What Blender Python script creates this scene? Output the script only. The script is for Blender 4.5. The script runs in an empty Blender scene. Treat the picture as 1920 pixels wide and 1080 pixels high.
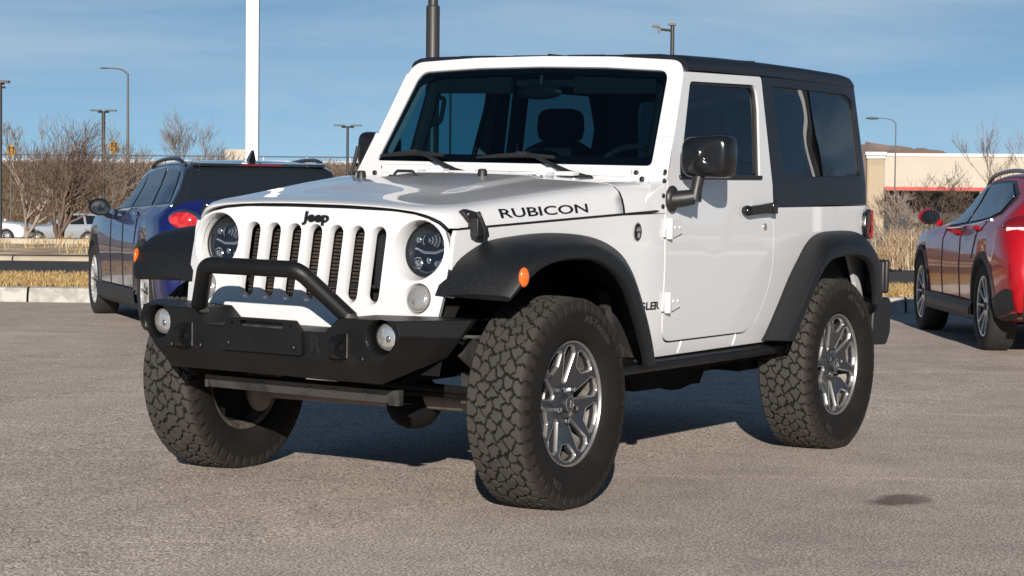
import bpy, bmesh, math, random
import numpy as np
from mathutils import Vector, Matrix
from mathutils.geometry import delaunay_2d_cdt
random.seed(7); rng = np.random.default_rng(7)
S = bpy.context.scene
COL = S.collection
R_ = math.radians
# ------------------------------------------------------------------ camera
CAM = np.array([4.93437911, -6.88047894, 1.14899815])
CR = np.array([0.84607551, 0.53297995, 0.00941306])
CU = np.array([-0.0302417, 0.03036202, 0.99908137])
CF = np.array([-0.53220454, 0.84558294, -0.04180678])
FPX = 4068.09
cd = bpy.data.cameras.new('camera'); cam = bpy.data.objects.new('camera', cd); COL.objects.link(cam)
m = Matrix.Identity(4)
for i in range(3):
    m[i][0], m[i][1], m[i][2], m[i][3] = CR[i], CU[i], -CF[i], CAM[i]
cam.matrix_world = m
cd.sensor_width = 36; cd.lens = FPX / 1920 * 36; cd.clip_start = .1; cd.clip_end = 20000
S.camera = cam
# ------------------------------------------------------------------ light
SUN_EL, SUN_AZ = R_(17.4), math.atan2(.520, -.854)     # toward the sun, horizontal direction (x, y)
sdir = Vector((.520 * math.cos(SUN_EL), -.854 * math.cos(SUN_EL), math.sin(SUN_EL)))
sl = bpy.data.lights.new('sun', 'SUN'); sl.energy = 5.0; sl.angle = R_(.5); sl.color = (1, .925, .835)
so = bpy.data.objects.new('sun', sl); COL.objects.link(so)
so.rotation_euler = (-sdir).to_track_quat('-Z', 'Y').to_euler(); so.location = (20, -30, 20)
w = bpy.data.worlds.new('World'); S.world = w; w.use_nodes = True
nt = w.node_tree; N = nt.nodes; Lk = nt.links
bg = N['Background']; bg.inputs['Strength'].default_value = .062
sky = N.new('ShaderNodeTexSky'); sky.sky_type = 'NISHITA'; sky.sun_disc = False
sky.sun_elevation = SUN_EL; sky.sun_rotation = math.atan2(sdir.x, sdir.y)
sky.altitude = 1500; sky.air_density = 1.0; sky.dust_density = .1; sky.ozone_density = 1.0
tc = N.new('ShaderNodeTexCoord')
sx_ = N.new('ShaderNodeVectorMath'); sx_.operation = 'MULTIPLY_ADD'; sx_.inputs[1].default_value = (1, 1, 1.5); sx_.inputs[2].default_value = (0, 0, .13)
nm = N.new('ShaderNodeVectorMath'); nm.operation = 'NORMALIZE'; Lk.new(tc.outputs['Generated'], sx_.inputs[0]); Lk.new(sx_.outputs[0], nm.inputs[0]); Lk.new(nm.outputs[0], sky.inputs['Vector'])
mp = N.new('ShaderNodeMapping'); mp.inputs['Scale'].default_value = (2.2, 2.2, 17); mp.inputs['Rotation'].default_value = (R_(3), R_(4), R_(20)); mp.inputs['Location'].default_value = (.35, .2, .6)
nz = N.new('ShaderNodeTexNoise'); nz.inputs['Scale'].default_value = 1.7; nz.inputs['Detail'].default_value = 9; nz.inputs['Roughness'].default_value = .55; nz.inputs['Distortion'].default_value = .5
cr = N.new('ShaderNodeValToRGB'); cr.color_ramp.elements[0].position = .40; cr.color_ramp.elements[0].color = (0, 0, 0, 1); cr.color_ramp.elements[1].position = .74; cr.color_ramp.elements[1].color = (.55, .55, .55, 1)
mx = N.new('ShaderNodeMix'); mx.data_type = 'RGBA'; mx.inputs[7].default_value = (6.6, 7.9, 9.0, 1)
Lk.new(tc.outputs['Generated'], mp.inputs['Vector']); Lk.new(mp.outputs[0], nz.inputs['Vector']); Lk.new(nz.outputs['Fac'], cr.inputs[0])
sz_ = N.new('ShaderNodeSeparateXYZ'); Lk.new(tc.outputs['Generated'], sz_.inputs[0]); mr_ = N.new('ShaderNodeMapRange'); mr_.inputs['From Min'].default_value = .12; mr_.inputs['From Max'].default_value = .4; mr_.inputs['To Min'].default_value = 1; mr_.inputs['To Max'].default_value = 0; Lk.new(sz_.outputs['Z'], mr_.inputs['Value'])
cm_ = N.new('ShaderNodeMath'); cm_.operation = 'MULTIPLY'; Lk.new(cr.outputs[0], cm_.inputs[0]); Lk.new(mr_.outputs[0], cm_.inputs[1]); Lk.new(cm_.outputs[0], mx.inputs[0]); tn = N.new('ShaderNodeMix'); tn.data_type = 'RGBA'; tn.blend_type = 'MULTIPLY'; tn.inputs[0].default_value = 1; tn.inputs[7].default_value = (.97, 1.14, 1.17, 1); Lk.new(sky.outputs[0], tn.inputs[6]); Lk.new(tn.outputs[2], mx.inputs[6]); Lk.new(mx.outputs[2], bg.inputs['Color'])
S.view_settings.view_transform = 'Standard'; S.view_settings.look = 'None'; S.view_settings.exposure = 0.36; S.view_settings.gamma = 1.0; S.view_settings.use_curve_mapping = False
S.cycles.max_bounces = 10; S.cycles.transparent_max_bounces = 16; S.cycles.caustics_reflective = False; S.cycles.caustics_refractive = False

# ------------------------------------------------------------------ materials
def mat(name, col, rough=.5, metal=0, coat=0, spec=.5, noise=None, bump=None, emit=None):
    """noise=(scale, other colour, lo, hi[, detail]); bump=(scale, strength, distance)"""
    M_ = bpy.data.materials.new(name); M_.use_nodes = True
    n, l = M_.node_tree.nodes, M_.node_tree.links
    b = n['Principled BSDF']
    b.inputs['Base Color'].default_value = (*col, 1); b.inputs['Roughness'].default_value = rough; b.inputs['Metallic'].default_value = metal
    b.inputs['Specular IOR Level'].default_value = spec
    b.inputs['Coat Weight'].default_value = coat; b.inputs['Coat Roughness'].default_value = .02
    t = None
    if noise or bump:
        t = n.new('ShaderNodeTexCoord')
    if noise:
        q = n.new('ShaderNodeTexNoise'); q.inputs['Scale'].default_value = noise[0]; q.inputs['Detail'].default_value = noise[4] if len(noise) > 4 else 5
        l.new(t.outputs['Object'], q.inputs['Vector'])
        r = n.new('ShaderNodeValToRGB'); r.color_ramp.elements[0].position = noise[2]; r.color_ramp.elements[1].position = noise[3]
        r.color_ramp.elements[0].color = (*col, 1); r.color_ramp.elements[1].color = (*noise[1], 1)
        l.new(q.outputs['Fac'], r.inputs[0]); l.new(r.outputs[0], b.inputs['Base Color'])
    if bump:
        q = n.new('ShaderNodeTexNoise'); q.inputs['Scale'].default_value = bump[0]; q.inputs['Detail'].default_value = 3
        l.new(t.outputs['Object'], q.inputs['Vector'])
        u = n.new('ShaderNodeBump'); u.inputs['Strength'].default_value = bump[1]; u.inputs['Distance'].default_value = bump[2]
        l.new(q.outputs['Fac'], u.inputs['Height']); l.new(u.outputs[0], b.inputs['Normal'])
    if emit:
        b.inputs['Emission Color'].default_value = (*emit[0], 1); b.inputs['Emission Strength'].default_value = emit[1]
    return M_

def glass(name, tint, refl=1.0, wav=0, ior=1.5):
    M_ = bpy.data.materials.new(name); M_.use_nodes = True
    n, l = M_.node_tree.nodes, M_.node_tree.links
    for x in list(n): n.remove(x)
    o = n.new('ShaderNodeOutputMaterial'); t = n.new('ShaderNodeBsdfTransparent'); t.inputs[0].default_value = (*tint, 1)
    g = n.new('ShaderNodeBsdfGlossy'); g.inputs['Roughness'].default_value = .0; g.inputs[0].default_value = (refl, refl, refl, 1)
    ge = n.new('ShaderNodeNewGeometry'); dt = n.new('ShaderNodeVectorMath'); dt.operation = 'DOT_PRODUCT'; l.new(ge.outputs['Normal'], dt.inputs[0]); l.new(ge.outputs['Incoming'], dt.inputs[1])
    def mth(op, x, y):
        q_ = n.new('ShaderNodeMath'); q_.operation = op
        for i_, v_ in enumerate((x, y)):
            if v_ is None: continue
            if hasattr(v_, 'is_linked'): l.new(v_, q_.inputs[i_])
            else: q_.inputs[i_].default_value = v_
        return q_.outputs[0]
    f0 = ((ior-1)/(ior+1))**2
    fr = mth('ADD', mth('MULTIPLY', mth('POWER', mth('SUBTRACT', 1.0, mth('ABSOLUTE', dt.outputs['Value'], None)), 5.0), 1-f0), f0)     # mirror share of a pane, the same from both sides
    k = n.new('ShaderNodeMixShader'); l.new(fr, k.inputs[0]); l.new(t.outputs[0], k.inputs[1]); l.new(g.outputs[0], k.inputs[2]); l.new(k.outputs[0], o.inputs[0])
    if wav:
        tc = n.new('ShaderNodeTexCoord'); q = n.new('ShaderNodeTexNoise'); q.inputs['Scale'].default_value = 4.5; q.inputs['Detail'].default_value = 0
        u = n.new('ShaderNodeBump'); u.inputs['Strength'].default_value = 1; u.inputs['Distance'].default_value = wav
        l.new(tc.outputs['Object'], q.inputs['Vector']); l.new(q.outputs['Fac'], u.inputs['Height']); l.new(u.outputs[0], g.inputs['Normal'])
    return M_

MT = {}
MT['white'] = mat('white_paint', (.615, .62, .63), .32, 0, 1.0)
MT['flare'] = mat('grained_black_plastic', (.0065, .007, .008), .5, spec=.4, noise=(140, (.017, .018, .020), .52, .78, 2), bump=(420, .35, .002))
MT['top'] = mat('textured_black_hardtop', (.006, .0075, .0115), .40, bump=(900, .25, .001))
MT['steel'] = mat('black_powder_coat', (.0042, .0044, .005), .48, spec=.35, noise=(6, (.008, .008, .0085), .45, .75), bump=(300, .15, .001))
MT['gloss'] = mat('gloss_black', (.008, .008, .009), .16)
MT['black'] = mat('black_trim', (.012, .012, .013), .5)
MT['dark'] = mat('underbody_black', (.005, .005, .0055), .9, spec=.2, noise=(9, (.012, .011, .010), .5, .8))
def rubber():
    M_ = mat('tyre_rubber', (.03, .03, .03), .85, spec=.25, bump=(260, .2, .002)); n, l = M_.node_tree.nodes, M_.node_tree.links; b = n['Principled BSDF']
    t = n.new('ShaderNodeAttribute'); t.attribute_name = 'dust_groove_tone'; q = n.new('ShaderNodeTexNoise'); q.inputs['Scale'].default_value = 14; q.inputs['Detail'].default_value = 6
    tc = n.new('ShaderNodeTexCoord'); l.new(tc.outputs['Object'], q.inputs['Vector'])
    r = n.new('ShaderNodeValToRGB'); r.color_ramp.elements[0].color = (.0055, .0055, .0055, 1); r.color_ramp.elements[1].color = (.050, .0465, .043, 1)
    e = r.color_ramp.elements.new(.5); e.color = (.022, .018, .015, 1)
    u = n.new('ShaderNodeMath'); u.operation = 'MULTIPLY_ADD'; u.inputs[1].default_value = .34; u.use_clamp = True
    s_ = n.new('ShaderNodeMath'); s_.operation = 'ADD'; s_.inputs[1].default_value = -.17; l.new(t.outputs['Fac'], s_.inputs[0])
    l.new(q.outputs['Fac'], u.inputs[0]); l.new(s_.outputs[0], u.inputs[2]); l.new(u.outputs[0], r.inputs[0]); l.new(r.outputs[0], b.inputs['Base Color'])
    return M_
MT['rubber'] = rubber()
MT['tyretext'] = mat('raised_rubber_letters', (.030, .029, .028), .7, spec=.3)
MT['rimgrey'] = mat('grey_painted_alloy', (.03, .032, .038), .38, .3, .5)
MT['rimlip'] = mat('machined_alloy', (.33, .322, .315), .36, .75)
MT['barrel'] = mat('alloy_barrel', (.24, .22, .195), .42, .5, noise=(14, (.10, .085, .07), .45, .7))
MT['chrome'] = mat('chrome', (.8, .8, .8), .12, 1)
MT['disc'] = mat('brake_disc', (.28, .26, .25), .4, 1)
MT['iron'] = mat('weathered_axle_metal', (.16, .145, .13), .65, .2, noise=(18, (.19, .09, .05), .52, .72))
MT['skid'] = mat('scuffed_grey_steel', (.075, .073, .07), .55, .5, noise=(11, (.03, .03, .03), .5, .7))
MT['fin'] = mat('radiator_fins', (.040, .031, .026), .6, .2, noise=(9, (.075, .055, .042), .5, .7))
MT['lens'] = mat('clear_lamp_lens', (.36, .35, .34), .1, .45, 1, bump=(70, .5, .004))
MT['lampdark'] = mat('black_lamp_bowl', (.008, .010, .014), .12, 0, 1)
MT['lampled'] = mat('lamp_reflector', (.34, .37, .42), .15, .85)
MT['fog'] = mat('fog_lamp_glass', (.72, .71, .69), .16, .8, 1, bump=(38, .9, .006))
MT['amber'] = mat('amber_lens', (.72, .13, .012), .15, 0, 1)
MT['red'] = mat('red_lens', (.45, .012, .015), .12, 0, 1)
MT['inter'] = mat('dark_cabin_trim', (.012, .013, .015), .7)
MT['seat'] = mat('dark_seat_fabric', (.014, .014, .016), .8)
MT['ink'] = mat('black_lettering', (.008, .008, .009), .35)
MT['silverink'] = mat('silver_lettering', (.5, .5, .5), .35, .6)
MT['wshield'] = glass('windscreen_glass', (.22, .37, .43))
MT['sideglass'] = glass('side_glass', (.05, .11, .15), 1.0, .0004, 1.75)  # near-side pane, tint darkened so the cabin stays hidden
MT['sideglass2'] = glass('far_side_glass', (.17, .38, .44), 1.0, 0, 1.5)  # far-side copy of the same glass, tint raised to brighten the sky through it
MT['privacy2'] = glass('far_privacy_glass', (.10, .17, .20), 1.0, 0, 1.5)  # same quarter glass, lightened on the far side so more sky shows
MT['privacy'] = glass('privacy_glass', (.03, .045, .06), 1.0, .0012, 2.1)

# ------------------------------------------------------------------ mesh helpers
class MB:
    def __init__(s): s.v = []; s.f = []; s.m = []
    def add(s, vs, fs, mi=0):
        o = len(s.v); s.v += [tuple(map(float, p)) for p in vs]
        for f in fs: s.f.append(tuple(o + i for i in f)); s.m.append(mi)
        return s
    def box(s, lo, hi, mi=0, rot=None, about=None):
        x0, y0, z0 = lo; x1, y1, z1 = hi
        P = [(x, y, z) for z in (z0, z1) for y in (y0, y1) for x in (x0, x1)]
        if rot is not None:
            c = Vector(about) if about is not None else Vector(((x0+x1)/2, (y0+y1)/2, (z0+z1)/2))
            P = [tuple(rot @ (Vector(p) - c) + c) for p in P]
        return s.add(P, [(0,2,3,1),(4,5,7,6),(0,1,5,4),(2,6,7,3),(0,4,6,2),(1,3,7,5)], mi)
    def prism(s, poly, a, b, fn, mi=0):
        """poly 2D list; fn(u, v, t) -> 3D; extruded from t=a to t=b"""
        n = len(poly)
        P = [fn(u, v, a) for u, v in poly] + [fn(u, v, b) for u, v in poly]
        F = [tuple(range(n))[::-1], tuple(range(n, 2*n))] + [(i, (i+1) % n, n+(i+1) % n, n+i) for i in range(n)]
        return s.add(P, F, mi)
    def tube(s, path, r, n=8, mi=0, caps=True):
        P = [Vector(p) for p in path]; k = len(P)
        rr = r if hasattr(r, '__len__') else [r]*k
        V = []; prev = None
        for i in range(k):
            t = (P[min(i+1, k-1)] - P[max(i-1, 0)]).normalized()
            if prev is None:
                a = Vector((0, 0, 1)) if abs(t.z) < .9 else Vector((1, 0, 0)); u = t.cross(a).normalized()
            else: u = (prev - t * prev.dot(t)).normalized()
            prev = u; w_ = t.cross(u)
            V += [tuple(P[i] + (u*math.cos(2*math.pi*j/n) + w_*math.sin(2*math.pi*j/n)) * rr[i]) for j in range(n)]
        F = [(i*n+j, i*n+(j+1) % n, (i+1)*n+(j+1) % n, (i+1)*n+j) for i in range(k-1) for j in range(n)]
        if caps: F += [tuple(range(n))[::-1], tuple((k-1)*n+j for j in range(n))]
        return s.add(V, F, mi)
    def lathe(s, prof, n=32, fn=None, mi=0, close=False):
        """prof: (r, h); fn(r*cos, r*sin, h) -> 3D"""
        fn = fn or (lambda a, b, h: (a, b, h)); k = len(prof)
        V = [fn(r*math.cos(2*math.pi*j/n), r*math.sin(2*math.pi*j/n), h) for r, h in prof for j in range(n)]
        F = [(i*n+j, i*n+(j+1) % n, (i+1)*n+(j+1) % n, (i+1)*n+j) for i in range(k-1) for j in range(n)]
        if close: F += [tuple((k-1)*n+j for j in range(n))]
        return s.add(V, F, mi)
    def loft(s, rows, mi=0, closed=False, capa=False, capb=False):
        k = len(rows); n = len(rows[0]); V = [p for r in rows for p in r]
        e = n if closed else n-1
        F = [(i*n+j, i*n+(j+1) % n, (i+1)*n+(j+1) % n, (i+1)*n+j) for i in range(k-1) for j in range(e)]
        if capa: F.append(tuple(range(n))[::-1])
        if capb: F.append(tuple((k-1)*n+j for j in range(n)))
        return s.add(V, F, mi)
    def ell(s, c, r, nu=16, nv=10, mi=0, rot=None):
        V = []
        for i in range(nv+1):
            a = math.pi*i/nv
            for j in range(nu):
                b = 2*math.pi*j/nu; p = Vector((r[0]*math.sin(a)*math.cos(b), r[1]*math.sin(a)*math.sin(b), r[2]*math.cos(a)))
                if rot is not None: p = rot @ p
                V.append((c[0]+p.x, c[1]+p.y, c[2]+p.z))
        F = [(i*nu+j, (i+1)*nu+j, (i+1)*nu+(j+1) % nu, i*nu+(j+1) % nu) for i in range(nv) for j in range(nu)]
        return s.add(V, F, mi)
    def mirror(s):
        n = len(s.v); s.v += [(-x, y, z) for x, y, z in s.v]
        s.f += [tuple(n+i for i in f[::-1]) for f in s.f]; s.m += s.m; return s
    def build(s, name, mats, parent=None, ang=35, bevel=None, fix=True, merge=1e-5, xf=None):
        me = bpy.data.meshes.new(name)
        me.from_pydata(s.v, [], s.f)
        if not hasattr(mats, '__len__'): mats = [mats]
        for q in mats: me.materials.append(q)
        if max(s.m or [0]): me.polygons.foreach_set('material_index', s.m)
        if len(s.f) < 120000 and (fix or merge):
            b = bmesh.new(); b.from_mesh(me)
            if merge: bmesh.ops.remove_doubles(b, verts=b.verts, dist=merge)
            bmesh.ops.dissolve_degenerate(b, dist=1e-7, edges=b.edges)
            if fix: bmesh.ops.recalc_face_normals(b, faces=b.faces)
            for f in b.faces: f.smooth = True
            for e in b.edges:
                if len(e.link_faces) == 2 and e.calc_face_angle(0) > R_(ang): e.smooth = False
            b.to_mesh(me); b.free()
        o = bpy.data.objects.new(name, me); COL.objects.link(o)
        if bevel:
            q = o.modifiers.new('bevel', 'BEVEL'); q.width = bevel[0]; q.segments = bevel[1] if len(bevel) > 1 else 2; q.limit_method = 'ANGLE'; q.angle_limit = R_(35); q.harden_normals = False
            if len(bevel) > 2: q.material = bevel[2]
        if parent is not None: o.parent = parent
        if xf is not None: o.matrix_basis = xf
        return o

def fillet(poly, r, n=5, closed=True):
    """round the corners of a 2D/3D polyline; r = number or list"""
    P = [np.array(p, float) for p in poly]; k = len(P); out = []
    for i in range(k):
        ri = r[i] if hasattr(r, '__len__') else r
        if (not closed and i in (0, k-1)) or ri <= 0: out.append(P[i]); continue
        a, b, c = P[i-1], P[i], P[(i+1) % k]
        d1 = (a-b)/np.linalg.norm(a-b); d2 = (c-b)/np.linalg.norm(c-b)
        th = math.acos(max(-1, min(1, float(d1@d2)))); 
        if th > 3.05: out.append(b); continue
        t = min(ri/math.tan(th/2), .48*np.linalg.norm(a-b), .48*np.linalg.norm(c-b))
        p0, p1 = b+d1*t, b+d2*t
        for j in range(n+1):
            s = j/n; out.append((1-s)**2*p0+2*s*(1-s)*b+s*s*p1)
    return [tuple(float(x) for x in p) for p in out]

def circ(cx, cy, r, n=28, ry=None):
    return [(cx+r*math.cos(2*math.pi*i/n), cy+(ry or r)*math.sin(2*math.pi*i/n)) for i in range(n)]

def panel(name, outline, holes, fn, mats, parent=None, thick=.004, cuts=((), ()), out=(1, 0, 0), bevel=None, xf=None, ang=35, mirror=False):
    """sheet with holes: outline and holes in 2D, cut along lines, mapped to 3D by fn(u, v), thickened away from `out`"""
    b = bmesh.new(); pts = []; ed = []
    for loop in [outline] + list(holes):
        o_ = len(pts); pts += [Vector((p[0], p[1])) for p in loop]; ed += [(o_+i, o_+(i+1) % len(loop)) for i in range(len(loop))]
    rv, re_, rf, _, _, _ = delaunay_2d_cdt(pts, ed, [], 0, 1e-6)
    def inside(x, y, poly):
        c = False; n = len(poly); q = n-1
        for k in range(n):
            (x1, y1), (x2, y2) = poly[k][:2], poly[q][:2]
            if (y1 > y) != (y2 > y) and x < (x2-x1)*(y-y1)/(y2-y1)+x1: c = not c
            q = k
        return c
    bv = [b.verts.new((p.x, p.y, 0)) for p in rv]
    for f in rf:
        cx, cy = sum(rv[k].x for k in f)/len(f), sum(rv[k].y for k in f)/len(f)
        if inside(cx, cy, outline) and not any(inside(cx, cy, h) for h in holes):
            try: b.faces.new([bv[k] for k in f])
            except ValueError: pass
    for v in list(b.verts):
        if not v.link_faces: b.verts.remove(v)
    for ax in (0, 1):
        for c in cuts[ax]:
            co = [0, 0, 0]; no = [0, 0, 0]; co[ax] = c; no[ax] = 1
            bmesh.ops.bisect_plane(b, geom=b.verts[:]+b.edges[:]+b.faces[:], plane_co=co, plane_no=no, dist=1e-5)
    for v in b.verts: v.co = fn(v.co.x, v.co.y)
    b.normal_update()
    o_ = Vector(out); s_ = sum((f.normal.dot(o_)*f.calc_area()) for f in b.faces)
    bmesh.ops.recalc_face_normals(b, faces=b.faces); b.normal_update()
    if sum((f.normal.dot(o_)*f.calc_area()) for f in b.faces) < 0: bmesh.ops.reverse_faces(b, faces=b.faces)
    if thick:
        b.normal_update()
        fr = list(b.faces); vn = {v: v.normal.copy() for v in b.verts}
        bd = [e for e in b.edges if len(e.link_faces) == 1]
        vmap = {v: b.verts.new(v.co - vn[v]*thick) for v in list(b.verts)}
        for f in fr: b.faces.new([vmap[v] for v in reversed(f.verts)])
        for e in bd:
            l = e.link_loops[0]; a, c = l.vert, l.link_loop_next.vert
            b.faces.new((c, a, vmap[a], vmap[c]))
    if mirror:
        g = bmesh.ops.duplicate(b, geom=b.verts[:]+b.edges[:]+b.faces[:])['geom']
        for q in g:
            if isinstance(q, bmesh.types.BMVert): q.co.x *= -1
        bmesh.ops.reverse_faces(b, faces=[q for q in g if isinstance(q, bmesh.types.BMFace)])
    b.normal_update()
    for f in b.faces: f.smooth = True
    for e in b.edges:
        if len(e.link_faces) == 2 and e.calc_face_angle(0) > R_(ang): e.smooth = False
    me = bpy.data.meshes.new(name); b.to_mesh(me); b.free()
    for q in (mats if hasattr(mats, '__len__') else [mats]): me.materials.append(q)
    o = bpy.data.objects.new(name, me); COL.objects.link(o)
    if bevel:
        q = o.modifiers.new('bevel', 'BEVEL'); q.width = bevel[0]; q.segments = bevel[1]; q.limit_method = 'ANGLE'; q.angle_limit = R_(40)
        if len(bevel) > 2: q.material = bevel[2]
    if parent is not None: o.parent = parent
    if xf is not None: o.matrix_basis = xf
    return o

def text_mesh(name, s, size, m_, parent, fn, xf=None, bold=0, sx=1, depth=.002, res=3, cut=None):
    """text laid in 2D (centred), mapped to 3D by fn(u, v, t)"""
    cu = bpy.data.curves.new(name, 'FONT'); cu.body = s; cu.size = size; cu.align_x = 'CENTER'; cu.align_y = 'CENTER'
    cu.extrude = depth/2; cu.offset = bold; cu.resolution_u = res
    t = bpy.data.objects.new(name, cu); COL.objects.link(t)
    dg = bpy.context.evaluated_depsgraph_get(); dg.update()
    me = bpy.data.meshes.new_from_object(t.evaluated_get(dg)); bpy.data.objects.remove(t); bpy.data.curves.remove(cu)
    if cut is not None:
        b = bmesh.new(); b.from_mesh(me)
        bmesh.ops.bisect_plane(b, geom=b.verts[:]+b.edges[:]+b.faces[:], plane_co=(cut, 0, 0), plane_no=(1, 0, 0), clear_inner=True)
        b.to_mesh(me); b.free()
    for v in me.vertices: v.co = fn(v.co.x*sx, v.co.y, v.co.z)
    me.materials.clear(); me.materials.append(m_); me.name = name
    o = bpy.data.objects.new(name, me); COL.objects.link(o)
    if parent is not None: o.parent = parent
    if xf is not None: o.matrix_basis = xf
    return o

def thing(name, label, cat, loc=(0, 0, 0), rz=0, group=None):
    o = bpy.data.objects.new(name, None); COL.objects.link(o); o.empty_display_size = .2
    o.location = loc; o.rotation_euler = (0, 0, rz); o['label'] = label; o['category'] = cat
    if group: o['group'] = group
    return o
def tag(o, label=None, cat=None, group=None, kind=None):
    if label: o['label'] = label
    if cat: o['category'] = cat
    if group: o['group'] = group
    if kind: o['kind'] = kind
    return o
def lerp(a, b, t): return a+(b-a)*t
def sstep(a, b, x):
    t = max(0, min(1, (x-a)/(b-a))); return t*t*(3-2*t)
def interp(x, xs, ys): return float(np.interp(x, xs, ys))
def crom(P, n):
    """Catmull-Rom through points, n steps per span"""
    P = [np.array(p, float) for p in P]; out = []
    for i in range(len(P)-1):
        a, b, c, d = P[max(i-1, 0)], P[i], P[i+1], P[min(i+2, len(P)-1)]
        for j in range(n):
            t = j/n; out.append(.5*((2*b)+(c-a)*t+(2*a-5*b+4*c-d)*t*t+(3*b-a-3*c+d)*t**3))
    out.append(P[-1]); return [tuple(map(float, p)) for p in out]
# ================================================================== the white off-road vehicle
JEEP = thing('off_road_vehicle', 'white two-door off-road vehicle with black hardtop, black fender flares and steel bumper, nearest the camera', 'car', (0, 1.2, 0))
_M = Matrix(((.99984412, .00017864, .01765512), (0, .99994881, -.01011779), (-.01765603, .01011621, .99979294))).to_4x4()
_O = Vector((0, 1.2, .6))
BX = Matrix.Translation(-JEEP.location) @ Matrix.Translation(_O) @ _M @ Matrix.Translation(-_O)      # nose-down lean of the body on its springs
WX = Matrix.Translation(-JEEP.location)
def jb(mb, name, mats, **k): return mb.build(name, mats, JEEP, xf=BX, **k)

def xb(y):                                       # half width of the body below the belt, tapering to the grille
    return interp(y, [-.45, -.2, 0, .2, .4, .6, .78, .87, 2.8, 2.93, 2.985, 3.01], [.592, .628, .656, .685, .714, .745, .772, .775, .775, .77, .752, .72])
def xs(y, z):
    k = interp(z, [.50, .56, .62, .9, 1.12, 1.22, 1.70, 1.74], [-.022, -.006, .0, .008, .003, -.003, -.078, -.088])
    return xb(y) + k
def side(sg, off=0.0): return lambda y, z: (sg*(xs(y, z)+off), y, z)
ZC = [.56, .62, .76, .9, 1.01, 1.12, 1.22, 1.34, 1.46, 1.58, 1.70]
YC = [-.3, -.15, 0, .1, .2, .3, .4, .5, .6, .7, .78, .87, 2.6, 2.8, 2.87, 2.93, 2.96]

# ---- body sides: fender panel, cowl side, sill and rear quarter, both sides one shell
door_lo = fillet([(.862, 1.25), (.864, .578), (1.70, .575), (1.884, .80), (1.884, 1.25)], [0, .075, .22, .35, 0], 8)
outl = [(-.432, .815), (-.416, .90), (-.404, .98), (-.396, 1.03), (-.385, 1.054), (.58, 1.100), (.80, 1.105), (.862, 1.105)]
outl += [p for p in door_lo if p[1] <= 1.105 and p[0] > .0][0:0]
dl = [p for p in door_lo[1:-1]]
outl += dl + [(1.884, 1.120), (2.80, 1.120), (2.985, 1.120), (3.0, .62), (2.86, .60), (2.82, .75), (2.72, .88), (2.55, .955), (2.3, .955), (2.14, .86), (2.0, .70), (1.86, .525),
              (.80, .525), (.74, .66), (.62, .85), (.48, .955), (.25, 1.0), (.02, 1.0), (-.18, .975), (-.30, .90), (-.37, .825), (-.40, .81)]
for sg in (1, -1):
    body = panel('body_side', outl, [], side(sg), MT['white'], JEEP, .02, (YC, ZC), (sg, 0, 0), xf=BX, ang=28, bevel=(.004, 2))
# sill seams, rear panel
mb = MB()
for y in (1.045, 1.55):
    for sg in (1, -1): mb.tube([(sg*(xs(y, z)+.001), y+(.58-z)*-.25, z) for z in (.578, .562, .548, .53)], .0035, 6)
jb(mb, 'sill_seam', MT['white'])
mb = MB(); mb.loft([[(s*(xb(2.97)-.02), 2.975, z) for s in np.linspace(-1, 1, 5)] for z in (.60, .8, 1.0, 1.12)]); jb(mb, 'tailgate', MT['white'])
# inner shell: firewall, floor, inner door lining, so that no light leaks through
mb = MB()
mb.box((-.70, .70, .52), (.70, .74, 1.16)); mb.box((-.74, .74, .50), (.74, 2.96, .56))
for s in (1, -1): mb.box((s*.722-.01, .88, .56), (s*.722+.01, 1.86, 1.20)); mb.box((s*.722-.01, 1.88, .56), (s*.722+.01, 2.95, 1.08))
jb(mb, 'floor_tub', MT['inter'])
mb = MB()
for s in (1, -1):                                   # wheel housings
    for yc, rr in ((-.0, .50), (2.424, .50)):
        a0, a1 = (.22, math.pi-.22) if yc < 1 else (-.22, math.pi-.22)
        rows = [[(s*x, yc+rr*.97*math.cos(a), .42+rr*1.04*math.sin(a)) for a in np.linspace(a0, a1, 20)] for x in (.735 if yc > 1 else .60, .36)]
        mb.loft(rows)
        mb.add([(s*.36, yc+rr*.97*math.cos(a), .42+rr*1.04*math.sin(a)) for a in np.linspace(a0, a1, 20)], [tuple(range(20))])
jb(mb, 'wheel_housing', MT['dark'])
# inner fender liner pieces seen behind the front tyre
mb = MB()
for s in (1, -1):
    P = [(.50, .93), (.60, .80), (.66, .66), (.70, .53)]
    mb.loft([[(s*x, y+dx, z) for y, z in P] for x, dx in ((.77, .0), (.60, .03), (.45, .10))])
    mb.loft([[(s*x, y+dx-.03, z) for y, z in P[1:]] for x, dx in ((.69, .0), (.64, .0))])
    for y, z in P: mb.ell((s*.76, y-.012, z-.012), (.012, .008, .012), 8, 6)
jb(mb, 'fender_liner', mat('liner_plastic', (.022, .022, .023), .6, noise=(8, (.06, .055, .05), .5, .75)))

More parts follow.
